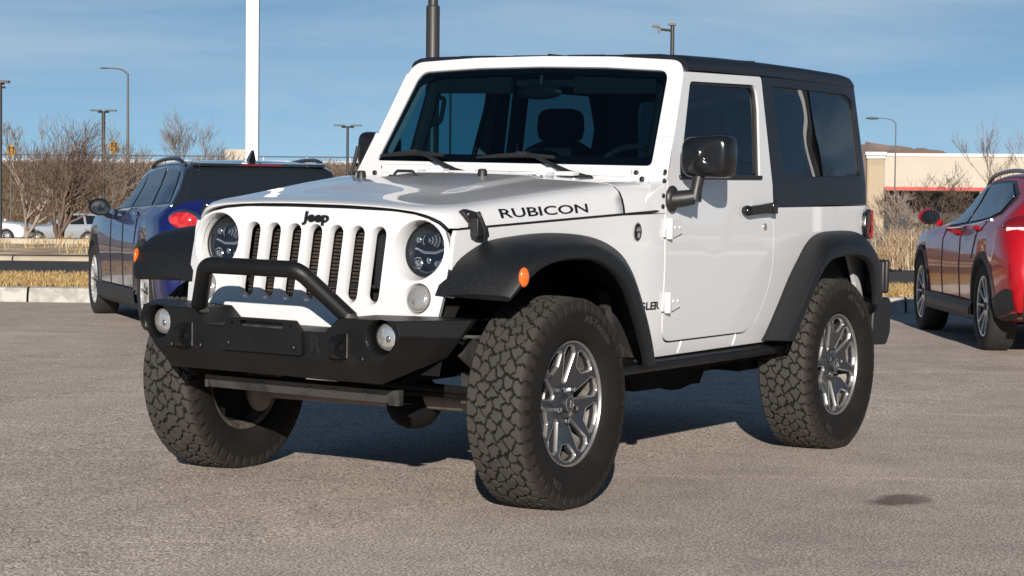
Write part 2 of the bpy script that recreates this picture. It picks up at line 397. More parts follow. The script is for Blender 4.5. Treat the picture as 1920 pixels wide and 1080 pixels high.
# ---- grille
def yg(x, z): return -.425 - .19*(1.04-z) + max(0, abs(x)-.50)**2*2.2 + max(0, z-1.085)**2*6
gh = [(0, 1.122), (.13, 1.122), (.26, 1.119), (.36, 1.114), (.44, 1.106), (.50, 1.093), (.545, 1.075), (.572, 1.053), (.588, 1.015), (.596, .96), (.598, .90), (.594, .82), (.584, .74), (.568, .665), (.55, .64)]
gout = gh + [(-x, z) for x, z in gh[::-1][:-1]]
gout = [p for i, p in enumerate(gout) if i == 0 or p != gout[i-1]]
def slot(cx, hw, z0, z1, n=10):
    return [(cx+hw*math.cos(a), z1-hw+hw*math.sin(a)) for a in np.linspace(0, math.pi, n)] + [(cx+hw*math.cos(a), z0+hw+hw*math.sin(a)) for a in np.linspace(math.pi, 2*math.pi, n)]
slots = [slot(.0975*i, .0345, .772, 1.060) for i in range(-3, 4)]
HL, TS = [(s*.469, .979) for s in (1, -1)], [(s*.495, .806) for s in (1, -1)]
holes = slots + [circ(x, z, .111, 40) for x, z in HL] + [circ(x, z, .057, 24) for x, z in TS]
gf = lambda x, z: (x, yg(x, z), z)
grille = panel('grille', gout, holes, gf, MT['white'], JEEP, .03, ([-.55, -.52, -.49, -.46, .46, .49, .52, .55], [.8, 1.085, 1.1]), (0, -1, 0), xf=BX, ang=40)
mb = MB()
for i in range(-3, 4):                              # funnel walls of the seven slots
    c = .0975*i
    L = [[(x, yg(x, z)+d, z) for x, z in slot(c, hw, z0, z1)] for hw, z0, z1, d in ((.0360, .7705, 1.0615, -.0005), (.0345, .772, 1.060, -.0012), (.0322, .775, 1.057, .003), (.0290, .783, 1.051, .020), (.0285, .784, 1.050, .028))]
    mb.loft(L, closed=True)
for (cx, cz), rs in [(h, (.1135, .111, .107, .102, .0995)) for h in HL] + [(t, (.0585, .057, .0545, .0515, .050)) for t in TS]:
    L = [[(x, yg(x, z)+d, z) for x, z in circ(cx, cz, r, 36)] for r, d in zip(rs, (-.0005, -.0012, .004, 0.058 if rs[0] > .1 else .012, .078 if rs[0] > .1 else .02))]
    mb.loft(L, closed=True)
mb.build('grille_recess', MT['white'], grille, ang=60)
mb = MB()
for k in range(30):
    z = .70+k*.0135
    mb.box((-.34, -.352-.19*(1.04-z), z), (.20, -.332-.19*(1.04-z), z+.0085))
jb(mb, 'radiator', MT['fin'])
mb = MB(); mb.box((-.52, -.33, .62), (.52, -.30, 1.09)); mb.tube([(-.30, -.42, .74), (-.28, -.39, .9), (-.245, -.375, 1.06)], .018, 10); mb.tube([(-.2, -.42, .74), (-.18, -.40, .92), (-.19, -.38, 1.0)], .012, 8)
mb.box((-.35, -.40, .835-.005), (.35, -.385, .842)); mb.tube([(.30, -.40, .74), (.285, -.37, .86), (.30, -.36, 1.05)], .022, 10); mb.box((.21, -.345, .70), (.36, -.325, 1.06))
jb(mb, 'radiator_shroud', MT['black'])
# headlights
for cx, cz in HL:
    d = -.19*(1.04-cz)-.425
    F_ = lambda a, b, h, cx=cx, cz=cz, d=d: (cx+a, d+.072-h+.19*b, cz+b)
    mb = MB(); mb.lathe([(.101, -.012), (.1, .003), (.096, .005), (.094, .0)], 36, F_, 0)
    mb.lathe([(.093, -.004), (.06, -.012), (.001, -.014)], 36, F_, 1)
    h = mb.build('headlight', [MT['black'], MT['lampdark']], JEEP, xf=BX)
    mb = MB()                                       # LED projector, bar of small reflectors, lower lamps
    def arcs(cx_, cy_, r_, n_, a0_, a1_, w_):
        mb.tube([F_(cx_+r_*math.cos(t_), cy_+r_*math.sin(t_), -.006) for t_ in np.linspace(a0_, a1_, n_)], w_, 6)
    for q, r_ in enumerate((.010, .019, .028, .036)): arcs(-.012+.006*q, .034, r_, 8, -.75, .75, .0042)
    arcs(-.012, .034, .020, 10, 2.2, 4.1, .003); mb.ell(F_(.058, .030, -.008), (.008, .004, .017), 8, 6); mb.ell(F_(-.054, .034, -.008), (.013, .004, .012), 10, 8)
    mb.tube([F_(-.060, .002, -.008), F_(-.02, -.010, -.008), F_(.03, -.010, -.008), F_(.064, .003, -.008)], .0055, 6)
    for q in (-1, 1):
        mb.ell(F_(q*.044, -.050, -.008), (.017, .004, .012), 10, 8); arcs(q*.044, -.050, .021, 8, -.3-(q < 0)*2.2, .9+(q < 0)*1.6, .0028)
    mb.ell(F_(0, -.040, -.010), (.010, .003, .012), 8, 6); arcs(0, -.02, .062, 14, 3.5, 5.9, .0022)
    mb.build('led_reflector', MT['lampled'], h)
    mb = MB(); mb.lathe([(.095, .004), (.088, .008), (.06, .013), (.03, .015), (.001, .016)], 36, F_); mb.build('lamp_cover', glass('lamp_cover_glass', (.90, .90, .90), .7), h)
for cx, cz in TS:
    d = yg(cx, cz)
    F_ = lambda a, b, h, cx=cx, cz=cz, d=d: (cx+a, d+.008-h+.19*b, cz+b)
    mb = MB(); mb.lathe([(.0495, -.006), (.049, .004), (.040, .014), (.02, .019), (.001, .020)], 28, F_); t = jb(mb, 'turn_signal', MT['lens'])
    mb = MB(); mb.ell(F_(-.006, -.012, .019), (.008, .004, .008), 8, 6); mb.build('bulb', MT['iron'], t)
text_mesh('badge', 'Jeep', .052, MT['ink'], grille, lambda u, v, t: (u+.0, yg(0, 1.084+v)-.004-t, 1.084+v), bold=.0018, sx=1.30, depth=.006)

# ---- hood
def zseam(y): return 1.058 + (y+.42)*.049
def ztop(y): return interp(y, [-.43, -.36, -.2, 0, .3, .62, .82], [1.140, 1.153, 1.166, 1.186, 1.217, 1.244, 1.252])
def hw(y): return xb(y)-.004 if y > -.4 else xb(-.4)-.004
SEC = [(0, 0), (.004, .25), (.012, .50), (.026, .74), (.05, .90), (.085, .975), (.13, 1.0)]
def goutz(x):
    x = abs(x); P = gh[:8]; return interp(x, [p[0] for p in P], [p[1] for p in P])
def hood_sec(y, n=22):
    W_ = hw(y); z0 = zseam(y); z1 = ztop(y)-.014; out = []
    for dx, k in SEC: out.append((W_-dx, z0+(z1-z0)*k))
    for q in range(1, n+1):
        x = (W_-.13)*(1-q/n); t = 1-(x/(W_-.13))**2
        b = .011*sstep(.345, .30, x)*sstep(-.12, .12, y)
        out.append((x, z1+.014*t+b))
    return out
def full(y, sec): return [(x, y, z) for x, z in sec] + [(-x, y, z) for x, z in sec[::-1][1:]]
rows = []
h0 = hood_sec(-.36)
def front(y, k, up):
    """front lip: blend of the hood section and the grille outline"""
    o = []
    for x, z in h0:
        xx = x*(.574/hw(-.36)); zg = goutz(xx)+.009
        if abs(xx) > .545: zg = max(zg, zseam(-.42)+.0) if False else zg
        o.append((lerp(x, xx, k), lerp(z, zg, k)+up))
    return o
def ylip(x): return max(0, abs(x)-.47)**2*2.3
for y, k in ((-.398, 1.0), (-.414, .97), (-.424, .86), (-.424, .70), (-.413, .48), (-.395, .28), (-.37, .10)):
    s_ = front(y, k, 0); rows.append([(x, y+ylip(x)*1.0, z) for x, z in s_] + [(-x, y+ylip(x), z) for x, z in s_[::-1][1:]])
for y in [-.33, -.28, -.22, -.16, -.1, -.04, .02, .08, .14, .22, .30, .38, .46, .54, .592]:
    f_ = 1.0*sstep(-.1, -.42, y); rows.append([(x, y2+ylip(x)*f_, z) for x, y2, z in full(y, hood_sec(y))])
y = .596; rows.append([(x*.999, y, z-.012) for x, y_, z in full(y, hood_sec(y))])
mb = MB(); mb.loft(rows); hood = jb(mb, 'hood', MT['white'], ang=50)
rows = [full(y, hood_sec(y)) for y in (.603, .66, .72, .78)]
rows = [[(x*.999, y+.001, z-.012) for x, y, z in rows[0]]] + rows + [[(x, .87, min(z, 1.235)) for x, y_, z in full(.78, hood_sec(.78))]]
mb = MB(); mb.loft(rows); cowl = jb(mb, 'cowl', MT['white'], ang=45)
mb = MB()                                           # dark gap under hood edge
for s in (1, -1): mb.tube([(s*(xb(y)-.003), y, zseam(y)-.003) for y in np.linspace(-.36, .86, 14)], .006, 6)
mb.tube([(x, -.400+ylip(x), goutz(x)+.003) for x in np.linspace(-.570, .570, 41)], .0065, 6)
jb(mb, 'hood_gap', MT['ink'])
mb = MB()
Q = [(x, .5985, z-.006) for x, y_, z in full(.5985, hood_sec(.5985))]; mb.tube(Q, .005, 6); jb(mb, 'hood_rear_gap', MT['dark'])
def htop(x, y):
    s_ = hood_sec(y); s_ = s_[::-1]; return interp(abs(x), [p[0] for p in s_], [p[1] for p in s_])
def hx(y, z):
    W_ = hw(y); z0 = zseam(y); z1 = ztop(y)-.014; k = max(0, min(1, (z-z0)/(z1-z0))); return W_-interp(k, [p[1] for p in SEC], [p[0] for p in SEC])
for s in (1, -1):                                   # hood latches
    mb = MB(); x0 = xb(-.29)-.0
    tl = [(-.336, 1.122), (-.30, 1.130), (-.268, 1.12), (-.255, 1.085), (-.29, 1.065), (-.318, 1.085)]
    mb.prism([(y, z) for y, z in tl], 0, .022, lambda y, z, t: (s*(hx(y, z)+t), y, z))
    mb.prism([(-.315, 1.062), (-.235, 1.070), (-.222, 1.035), (-.265, 1.012), (-.31, 1.02)], 0, .026, lambda y, z, t: (s*(x0+.0+t), y, z))
    mb.tube([(s*(x0+.022), -.30, 1.12), (s*(x0+.036), -.275, 1.06), (s*(x0+.03), -.26, 1.02)], .011, 8); mb.box((min(s*(x0-.01), s*(x0+.034)), -.315, 1.03), (max(s*(x0-.01), s*(x0+.034)), -.285, 1.10))
    hl = mb.build('hood_latch', MT['black'], hood, bevel=(.003, 2))
    mb = MB(); mb.tube([(s*(x0+.030), -.296, 1.115), (s*(x0+.036), -.272, 1.06)], .006, 8)
    for y, z in ((-.318, 1.112), (-.302, 1.092), (-.285, 1.042)): mb.ell((s*((hx(y, z)+.022) if z > 1.06 else (x0+.026)), y, z), (.004, .007, .007), 8, 6)
    mb.build('latch_bolt', MT['chrome'], hl)
mb = MB()
for x in (.135, -.47): mb.lathe([(.021, -.008), (.019, .02), (.014, .028), (.001, .029)], 16, lambda a, b, h, x=x: (x+a, .50+b, htop(x, .50)+h))
mb.build('hood_bumper', MT['black'], hood)
mb = MB(); z = htop(-.28, .44); mb.tube(fillet([(-.265, .44, z-.004), (-.245, .44, z+.020), (-.165, .44, z+.020), (-.145, .44, z-.004)], .015, 4, False), .006, 8); mb.box((-.28, .43, z-.004), (-.255, .45, z+.004)); mb.box((-.155, .43, z-.004), (-.13, .45, z+.004))
mb.build('footman_loop', MT['black'], hood)
for s in (1, -1):                                    # lettering on the hood side
    def rf(u, v, t, s=s):
        y = .125+s*u; z = 1.107+.0365*(y+.23)+v
        W_ = hw(y); z0 = zseam(y); z1 = ztop(y)-.014; k = (z-z0)/(z1-z0)
        return (s*(W_-interp(k, [p[1] for p in SEC], [p[0] for p in SEC])+.0015+t), y, z)
    text_mesh('lettering', 'RUBICON', .047, MT['ink'], hood, rf, bold=.0006, sx=2.50, depth=.0012)
mb = MB()
for x in (-.42, .22, -.10): mb.box((x-.09, .70, 1.245), (x+.09, .78, 1.262))
for x in (-.28, .36): mb.box((x-.045, .76, 1.25), (x+.045, .815, 1.268))
for x in (-.33, -.15, .3, .47): mb.ell((x, .66, htop(x, .66)), (.012, .012, .006), 8, 6)
mb.build('cowl_detail', MT['white'], cowl, bevel=(.004, 2))

# ---- windscreen frame
def wy(z): return .893+.62*(z-1.299)
wf = [(.742, 1.215), (.738, 1.29), (.686, 1.69)]
wo = fillet([(.742, 1.215), (.736, 1.30), (.690, 1.738), (.35, 1.757), (0, 1.762), (-.35, 1.757), (-.690, 1.738), (-.736, 1.30), (-.742, 1.215)], [0, 0, .075, .4, .4, .4, .075, 0, 0], 7)
gl = fillet([(.688, 1.297), (.628, 1.695), (.32, 1.711), (0, 1.716), (-.32, 1.711), (-.628, 1.695), (-.688, 1.297)], [.02, .055, .4, .4, .4, .055, .02], 7)
def wfn(d=0): return lambda x, z: (x, wy(z)+d+.05*(x/.7)**2*0+abs(x)**3*.05, z)
frame = panel('windscreen_frame', wo, [gl], wfn(), MT['white'], JEEP, .07, ([-.5, -.3, -.1, .1, .3, .5], [1.3, 1.5, 1.6]), (0, -1, 0), xf=BX, bevel=(.014, 3), ang=50)
gl2 = [(x*1.012, 1.5+(z-1.5)*1.02) for x, z in gl]
panel('windscreen', gl2, [], wfn(.012), MT['wshield'], frame, 0, ([-.5, -.3, -.1, .1, .3, .5], []), (0, -1, 0))
gl3 = fillet([(.668, 1.330), (.612, 1.665), (.32, 1.678), (0, 1.683), (-.32, 1.678), (-.612, 1.665), (-.668, 1.330)], [.03, .055, .4, .4, .4, .055, .03], 7)
panel('glass_border', gl2, [gl3], wfn(.016), MT['ink'], frame, .001, ([-.5, -.3, -.1, .1, .3, .5], []), (0, -1, 0))
mb = MB()                                            # foot of the frame on the cowl side
for s in (1, -1):
    P = [(.735, 1.108), (.863, 1.106), (.893, 1.25), (.99, 1.42), (.98, 1.42), (.935, 1.33), (.885, 1.245), (.855, 1.222), (.80, 1.205), (.745, 1.165), (.728, 1.12)]
    mb.prism(P, .60, 0, lambda y, z, t: (s*((xs(y, z)+.006 if t == 0 else .70)-max(0, .80-y)*.28), y, z))
mb.build('frame_foot', MT['white'], frame, bevel=(.012, 3))
mb = MB()
for s in (1, -1): mb.ell((s*.715, .815, 1.165), (.045, .05, .055), 14, 10)
mb.build('cowl_corner', MT['white'], frame)
mb = MB()
for s in (1, -1):
    for y, z in ((.842, 1.135), (.848, 1.178), (.862, 1.238), (.878, 1.275)): mb.ell((s*(xs(y, z)+.006), y, z), (.007, .009, .010), 10, 6)
    for x, z in ((.632, 1.268), (.668, 1.243)): mb.ell((s*x, wy(z)-.004+.015, z), (.012, .008, .011), 10, 6)
mb.build('frame_bolt', MT['ink'], frame)
mb = MB(); mb.box((-.62, .855, 1.225), (.62, .875, 1.282)); mb.box((-.13, .848, 1.262), (.16, .858, 1.276)); mb.box((-.60, .850, 1.252), (-.18, .856, 1.256)); mb.box((.2, .850, 1.252), (.60, .856, 1.256))
mb.build('vent_panel', MT['white'], frame, bevel=(.003, 2))
def wiper(x0, x1, xt, name):
    mb = MB(); f_ = lambda x, z, d: (x, wy(z)-d, z)
    mb.tube([f_(x0, 1.240, .035), f_(lerp(x0, x1, .25), 1.262, .05), f_(lerp(x0, x1, .8), 1.325, .035), f_(x1, 1.342, .025)], [.014, .011, .007, .006], 8)
    mb.ell(f_(x0, 1.236, .03), (.022, .02, .02), 10, 8)
    wp = mb.build('wiper_arm', MT['black'], frame)
    mb = MB(); mb.tube([f_(xt-.01, 1.318, .012), f_(lerp(xt, x1, .5), 1.327, .015), f_(x1, 1.332, .017), f_(x1+.15, 1.324, .012)], [.005, .010, .012, .008], 8); mb.box((x1-.03, wy(1.335)-.035, 1.328), (x1+.025, wy(1.335)-.012, 1.346))
    mb.build('wiper_blade', MT['black'], wp)
wiper(.445, .085, -.14, 'w'); wiper(-.125, -.475, -.645, 'w')

# ---- doors
dout = fillet([(.870, 1.10), (.870, .586), (1.70, .583), (1.876, .80), (1.876, 1.25), (1.885, 1.698), (1.152, 1.690), (.903, 1.25)], [0, .07, .22, .35, 0, .02, .02, .05], 8)
whole = fillet([(1.005, 1.252), (1.196, 1.652), (1.826, 1.660), (1.822, 1.55), (1.760, 1.252)], [.03, .035, .06, 0, .02], 6)
wseal = fillet([(1.030, 1.264), (1.210, 1.638), (1.808, 1.646), (1.804, 1.55), (1.744, 1.264)], [.025, .03, .055, 0, .015], 6)
for s in (1, -1):
    f_ = side(s, .002)
    door = panel('door', dout, [whole], f_, MT['white'], JEEP, .03, ([.95, 1.05, 1.3, 1.5, 1.7], ZC), (s, 0, 0), xf=BX, bevel=(.005, 2))
    panel('door_seal', whole, [wseal], side(s, -.008), MT['black'], door, .02, ([], [1.34, 1.46, 1.58]), (s, 0, 0))
    panel('door_window', fillet([(1.02, 1.255), (1.205, 1.645), (1.816, 1.653), (1.752, 1.255)], .02, 4), [], side(s, -.016), MT['sideglass' if s > 0 else 'sideglass2'], door, 0, ([], [1.34, 1.46, 1.58]), (s, 0, 0))
    mb = MB()
    x_ = lambda z: xs(1.0, z)
    a, b = (s*(xs(1.2, 1.25)-.004), s*(xs(1.2, 1.25)+.012))
    mb.box((min(a, b), 1.0, 1.244), (max(a, b), 1.765, 1.262)); mb.build('belt_seal', MT['black'], door, bevel=(.004, 2))
    for z0 in (1.045, .745):                         # hinges
        mb = MB(); x0 = xs(.9, z0)
        mb.lathe([(.001, -.042), (.0155, -.042), (.0165, -.038), (.0165, -.002), (.0150, 0), (.0165, .002), (.0165, .038), (.0155, .042), (.001, .042)], 14, lambda p, q, h: (s*(x0+.012+p), .884+q, z0+h))
        mb.prism([(.885, .038), (.94, .036), (.995, .022), (.995, -.020), (.93, -.035), (.885, -.038)], 0, .013, lambda y, z, t: (s*(x0+t+.001), y, z0+z))
        mb.prism([(.845, .0), (.885, .0), (.885, -.036), (.845, -.034)], 0, .011, lambda y, z, t: (s*(x0+t+.001), y, z0+z))
        for y in (.93, .97): mb.ell((s*(x0+.015), y, z0+.004), (.004, .008, .008), 8, 6)
        mb.build('hinge', MT['white'], door, bevel=(.002, 2))
    mb = MB(); x0 = xs(1.7, 1.11)                    # recessed cup, handle, lock
    mb.ell((s*(x0-.010), 1.665, 1.115), (.014, .055, .052), 18, 10); mb.build('handle_cup', MT['white'], door)
    mb = MB(); mb.prism(fillet([(1.565, 1.128), (1.70, 1.136), (1.835, 1.146), (1.845, 1.118), (1.83, 1.098), (1.70, 1.096), (1.58, 1.090)], .012, 3), .012, .036, lambda y, z, t: (s*(x0+t), y, z))
    mb.ell((s*(x0+.018), 1.585, 1.110), (.028, .030, .024), 14, 8); mb.box((min(s*(x0-.002), s*(x0+.04)), 1.80, 1.095), (max(s*(x0-.002), s*(x0+.04)), 1.848, 1.142))
    mb.build('door_handle', MT['gloss'], door, bevel=(.006, 2))
    mb = MB(); mb.lathe([(.016, 0), (.016, .004), (.012, .005), (.001, .005)], 14, lambda p, q, h: (s*(xs(1.78, 1.037)+h+.002), 1.79+p, 1.037+q)); mb.build('door_lock', MT['chrome'], door)
    # mirror
    mb = MB()
    rb = 0 if s > 0 else .21; ri = 0 if s > 0 else -.02
    mb.ell((s*.79, .905, 1.165), (.022, .045, .055), 16, 10); mb.tube([(s*.79, .905, 1.162), (s*.835, .922+rb*.3, 1.168), (s*.872, .940+rb*.6, 1.175)], [.036, .034, .031], 12)
    mb.tube([(s*.868, .945+rb*.6, 1.160), (s*.872, .955+rb*.8, 1.21), (s*.88, .965+rb, 1.27)], [.031, .024, .026], 12)
    arm = mb.build('side_mirror', mat('mirror_arm_plastic', (.015, .015, .016), .45, bump=(60, .3, .002)), JEEP, xf=BX)
    cx, cz = .906+ri, 1.338
    hp = []
    for a in np.linspace(0, 2*math.pi, 48, endpoint=False):
        c_, n_ = math.cos(a), math.sin(a); p_ = (np.sign(c_)*abs(c_)**.40*.104, np.sign(n_)*abs(n_)**.40*.086); hp.append((cx+p_[0], cz+p_[1]+.05*p_[0]*(.5+.5*p_[1]/.086)))
    mb = MB(); rws = []
    for sc, d in ((.0, -.058), (.2, -.058), (.4, -.058), (.6, -.058), (.75, -.057), (.86, -.054), (.93, -.048), (.975, -.036), (1, -.018), (1.0, .040), (.98, .050), (.93, .052)):
        rws.append([(s*(cx+(x-cx)*sc), .985+rb+d+(.011*(((x-cx)*sc/.1)**2*1.3+((z-cz)*sc/.08)**2*.6) if d < -.03 else (.011 if d < 0 else 0))+(x-cx)*.10, cz+(z-cz)*sc) for x, z in hp])
    mb.loft(rws, closed=True, capb=True); mb.build('mirror_housing', MT['gloss'], arm, ang=60)
    mb = MB(); mb.add([(s*(cx+(x-cx)*.92), .985+rb+.0535+(x-cx)*.10, cz+(z-cz)*.92) for x, z in hp], [tuple(range(len(hp)))]); mb.build('mirror_glass', MT['chrome'], arm)
# badges on the fender
mb = MB(); mb.lathe([(.030, 0), (.030, .003), (.0285, .004), (.001, .004)], 28, lambda p, q, h: (xs(.68, 1.035)+h+.001, .672+p*.95, 1.035+q*1.12)); bd = jb(mb, 'trail_badge', MT['ink'])
mb = MB()
for q, (wd, hh) in enumerate(((.013, .012), (.016, .006), (.016, .001))): mb.box((xs(.68, 1.035)+.0048, .672-wd, 1.037+hh), (xs(.68, 1.035)+.0058, .672+wd, 1.037+hh+.0035))
mb.ell((xs(.68, 1.035)+.0045, .674, 1.021), (.0012, .013, .013), 14, 6)
mb.build('badge_relief', MT['silverink'], bd)
mb = MB(); mb.lathe([(.034, 0), (.034, .0012), (.001, .0012)], 28, lambda p, q, h: (xs(.68, 1.035)+h+.0004, .672+p*.95, 1.035+q*1.12)); mb.build('badge_rim', MT['silverink'], bd)
text_mesh('nameplate', 'WRANGLER', .043, MT['ink'], JEEP, lambda u, v, t: (xs(.66+u, .732)+.002+t, .672+u, .735+v), xf=BX, bold=.0012, sx=1.38, depth=.002, cut=.004)

# ---- hardtop
hout = fillet([(1.894, 1.700), (1.888, 1.126), (2.990, 1.126), (2.992, 1.20), (2.935, 1.700)], [0, 0, 0, .05, 0], 5)
qh = fillet([(1.985, 1.662), (2.80, 1.652), (2.888, 1.625), (2.885, 1.262), (2.015, 1.252)], [.03, .04, .06, .03, .03], 5)
qi = [(lerp(2.43, y, .965), lerp(1.46, z, .94)) for y, z in qh]
roofm = None
mb = MB(); rows = []
for y, dz, sc in ((1.185, -.003, 1), (1.20, .003, 1), (1.3, .006, 1), (1.6, .010, 1), (1.86, .010, 1), (2.1, .009, 1), (2.4, .005, 1), (2.65, -.001, 1), (2.80, -.005, 1), (2.89, -.012, .998), (2.928, -.026, .995), (2.943, -.050, .99), (2.946, -.07, .985)):
    half = [(.6985, 1.694), (.6995, 1.712), (.697, 1.729), (.687, 1.744), (.665, 1.7535), (.62, 1.7595), (.5, 1.7615), (.3, 1.762), (.1, 1.762), (0, 1.762)]
    half = [(x*sc, max(z+dz, 1.692)) for x, z in half]
    rows.append([(x, y, z) for x, z in half] + [(-x, y, z) for x, z in half[::-1][1:]])
mb.loft(rows, capa=True, capb=True); hardtop = jb(mb, 'hardtop', MT['top'], ang=50)
mb = MB()                                            # seam of the front roof panels, drip rails, stiffening ribs
mb.tube([(x, 1.865, z+.0108) for x, z in [(.675, 1.751), (.5, 1.762), (0, 1.763), (-.5, 1.762), (-.675, 1.751)]], .006, 6)
for s in (1, -1): mb.tube([(s*.7015, y, 1.7045+.0) for y in (1.20, 1.5, 1.86)], .004, 6)
mb.tube([(0, y, 1.768) for y in (1.22, 1.5, 1.85)], .006, 6)
mb.build('roof_seam', MT['ink'], hardtop)
mb = MB()
for x in (-.42, -.14, .14, .42): mb.prism([(1.25, 0), (1.3, .012), (1.75, .014), (1.82, 0)], -.09, .09, lambda y, z, t: (x+t, y, 1.764+z*.7))
mb.build('roof_rib', MT['top'], hardtop, bevel=(.006, 2))
for s in (1, -1):
    panel('hardtop_side', hout, [qh], side(s, -.001), MT['top'], hardtop, .03, ([2.0, 2.2, 2.4, 2.6, 2.8, 2.87, 2.93, 2.96], ZC), (s, 0, 0), bevel=(.008, 3))
    panel('quarter_seal', qh, [qi], side(s, -.009), MT['black'], hardtop, .012, ([], [1.34, 1.46, 1.58]), (s, 0, 0))
    qg = [(lerp(2.43, y, .99), lerp(1.46, z, .985)) for y, z in qh]
    panel('quarter_window', qg, [], (lambda y, z, s=s: (s*(xs(2.4, z)-.014+.006*math.sin((y-2.0)*3.5)*1.0), y, z)), MT['privacy' if s > 0 else 'privacy2'], hardtop, 0, (list(np.linspace(2.0, 2.88, 12)), [1.34, 1.46, 1.58]), (s, 0, 0), ang=60)
def ry(z): return 2.990-.115*max(0, z-1.2)
tg = panel('rear_frame', [(-.745, 1.126), (.745, 1.126), (.735, 1.3), (.675, 1.70), (-.675, 1.70), (-.735, 1.3)], [fillet([(-.52, 1.16), (.52, 1.16), (.50, 1.62), (-.50, 1.62)], .05, 4)], lambda x, z: (x, ry(z)-.004, z), MT['top'], hardtop, .02, ([], [1.2]), (0, 1, 0))
panel('rear_window', [(-.53, 1.15), (.53, 1.15), (.51, 1.63), (-.51, 1.63)], [], lambda x, z: (x, ry(z)-.016, z), MT['privacy'], hardtop, 0, ([], [1.2]), (0, 1, 0))

# ---- cabin
mb = MB()
mb.prism([(.95, 1.0), (.93, 1.225), (1.0, 1.262), (1.12, 1.265), (1.20, 1.22), (1.22, 1.0)], -.70, .70, lambda y, z, t: (t, y, z)); mb.ell((.37, 1.10, 1.265), (.17, .10, .045))
jb(mb, 'dashboard', MT['inter'], bevel=(.02, 3))
mb = MB(); rot = Matrix.Rotation(R_(-25), 3, 'X'); c = Vector((.37, 1.27, 1.21))
def ring(R, r, c, rot, n=32, k=8):
    rows = [[tuple(c + rot @ Vector(((R+r*math.cos(b))*math.cos(a), r*math.sin(b), (R+r*math.cos(b))*math.sin(a)))) for b in np.linspace(0, 2*math.pi, k, endpoint=False)] for a in np.linspace(0, 2*math.pi, n+1)]
    return rows
mb.loft(ring(.185, .015, c, rot), closed=True); mb.ell(tuple(c), (.06, .03, .06), rot=rot)
for a in (0, math.pi, -math.pi/2): mb.tube([tuple(c), tuple(c+rot @ Vector((.18*math.cos(a), 0, .18*math.sin(a))))], .014, 6)
mb.tube([tuple(c), (.37, 1.05, 1.12)], .03, 8); jb(mb, 'steering_wheel', mat('steering_wheel_leather', (.03, .03, .032), .35))
def seat(x, y0, zb=0):
    mb = MB()
    mb.ell((x, y0-.30, .88), (.25, .28, .10)); 
    P = [(0, .85, .24), (.05, 1.1, .26), (.12, 1.3, .24), (.16, 1.37, .17), (.17, 1.40, .10)]
    rows = []
    for dy, z, w_ in P: rows.append([(x+w_*math.cos(a), y0+dy+.07*math.sin(a), z) for a in np.linspace(0, 2*math.pi, 16, endpoint=False)])
    mb.loft(rows, closed=True, capa=True, capb=True)
    st = jb(mb, 'seat', MT['seat'], ang=60)
    mb = MB(); mb.tube([(x-.05, y0+.16, 1.36), (x-.05, y0+.17, 1.46)], .008, 6); mb.tube([(x+.05, y0+.16, 1.36), (x+.05, y0+.17, 1.46)], .008, 6); mb.build('headrest_post', MT['skid'], st)
    mb = MB()
    rows = []
    for z, w_, d in ((1.40, .09, .035), (1.415, .115, .05), (1.46, .125, .055), (1.52, .120, .052), (1.545, .10, .042), (1.555, .06, .02)): rows.append([(x+w_*np.sign(math.cos(a))*abs(math.cos(a))**.6, y0+.17+d*math.sin(a), z) for a in np.linspace(0, 2*math.pi, 20, endpoint=False)])
    mb.loft(rows, closed=True, capa=True, capb=True); mb.build('headrest', MT['seat'], st, ang=60)
seat(.37, 1.78); seat(-.37, 1.78)
mb = MB(); mb.ell((0, 2.72, .95), (.48, .10, .26)); jb(mb, 'rear_bench', MT['seat'])
mb = MB()
for s in (1, -1):
    mb.tube(fillet([(s*.60, 1.06, 1.26), (s*.585, 1.22, 1.66), (s*.57, 1.9, 1.69), (s*.57, 2.6, 1.68), (s*.60, 2.88, 1.1)], .10, 5, False), .035, 10)
    mb.tube([(s*.57, 1.92, 1.68), (s*.63, 1.93, 1.2), (s*.66, 1.93, .6)], .040, 10)
mb.tube([(-.57, 1.92, 1.68), (.57, 1.92, 1.68)], .038, 10)
mb.box((-.03, 1.25, 1.66), (.03, 1.9, 1.71)); mb.box((-.15, 1.20, 1.63), (.15, 1.32, 1.70)); mb.box((-.68, 1.19, 1.69), (.68, 2.9, 1.70))
for x in (-.36, .36): mb.box((x-.2, 1.17, 1.60), (x+.2, 1.195, 1.69))
roll = jb(mb, 'roll_bar', MT['inter'])
mb = MB(); mb.tube(fillet([(-.54, 1.16, 1.58), (-.50, 1.16, 1.58), (-.50, 1.13, 1.47), (-.54, 1.12, 1.46)], .03, 4, False), .010, 8); mb.build('grab_handle', MT['black'], roll)
mb = MB(); mb.ell((0.0, 1.15, 1.605), (.115, .018, .033), 16, 10); mb.tube([(0, 1.16, 1.60), (0, 1.17, 1.68)], .012, 8); jb(mb, 'cabin_mirror', MT['black'])

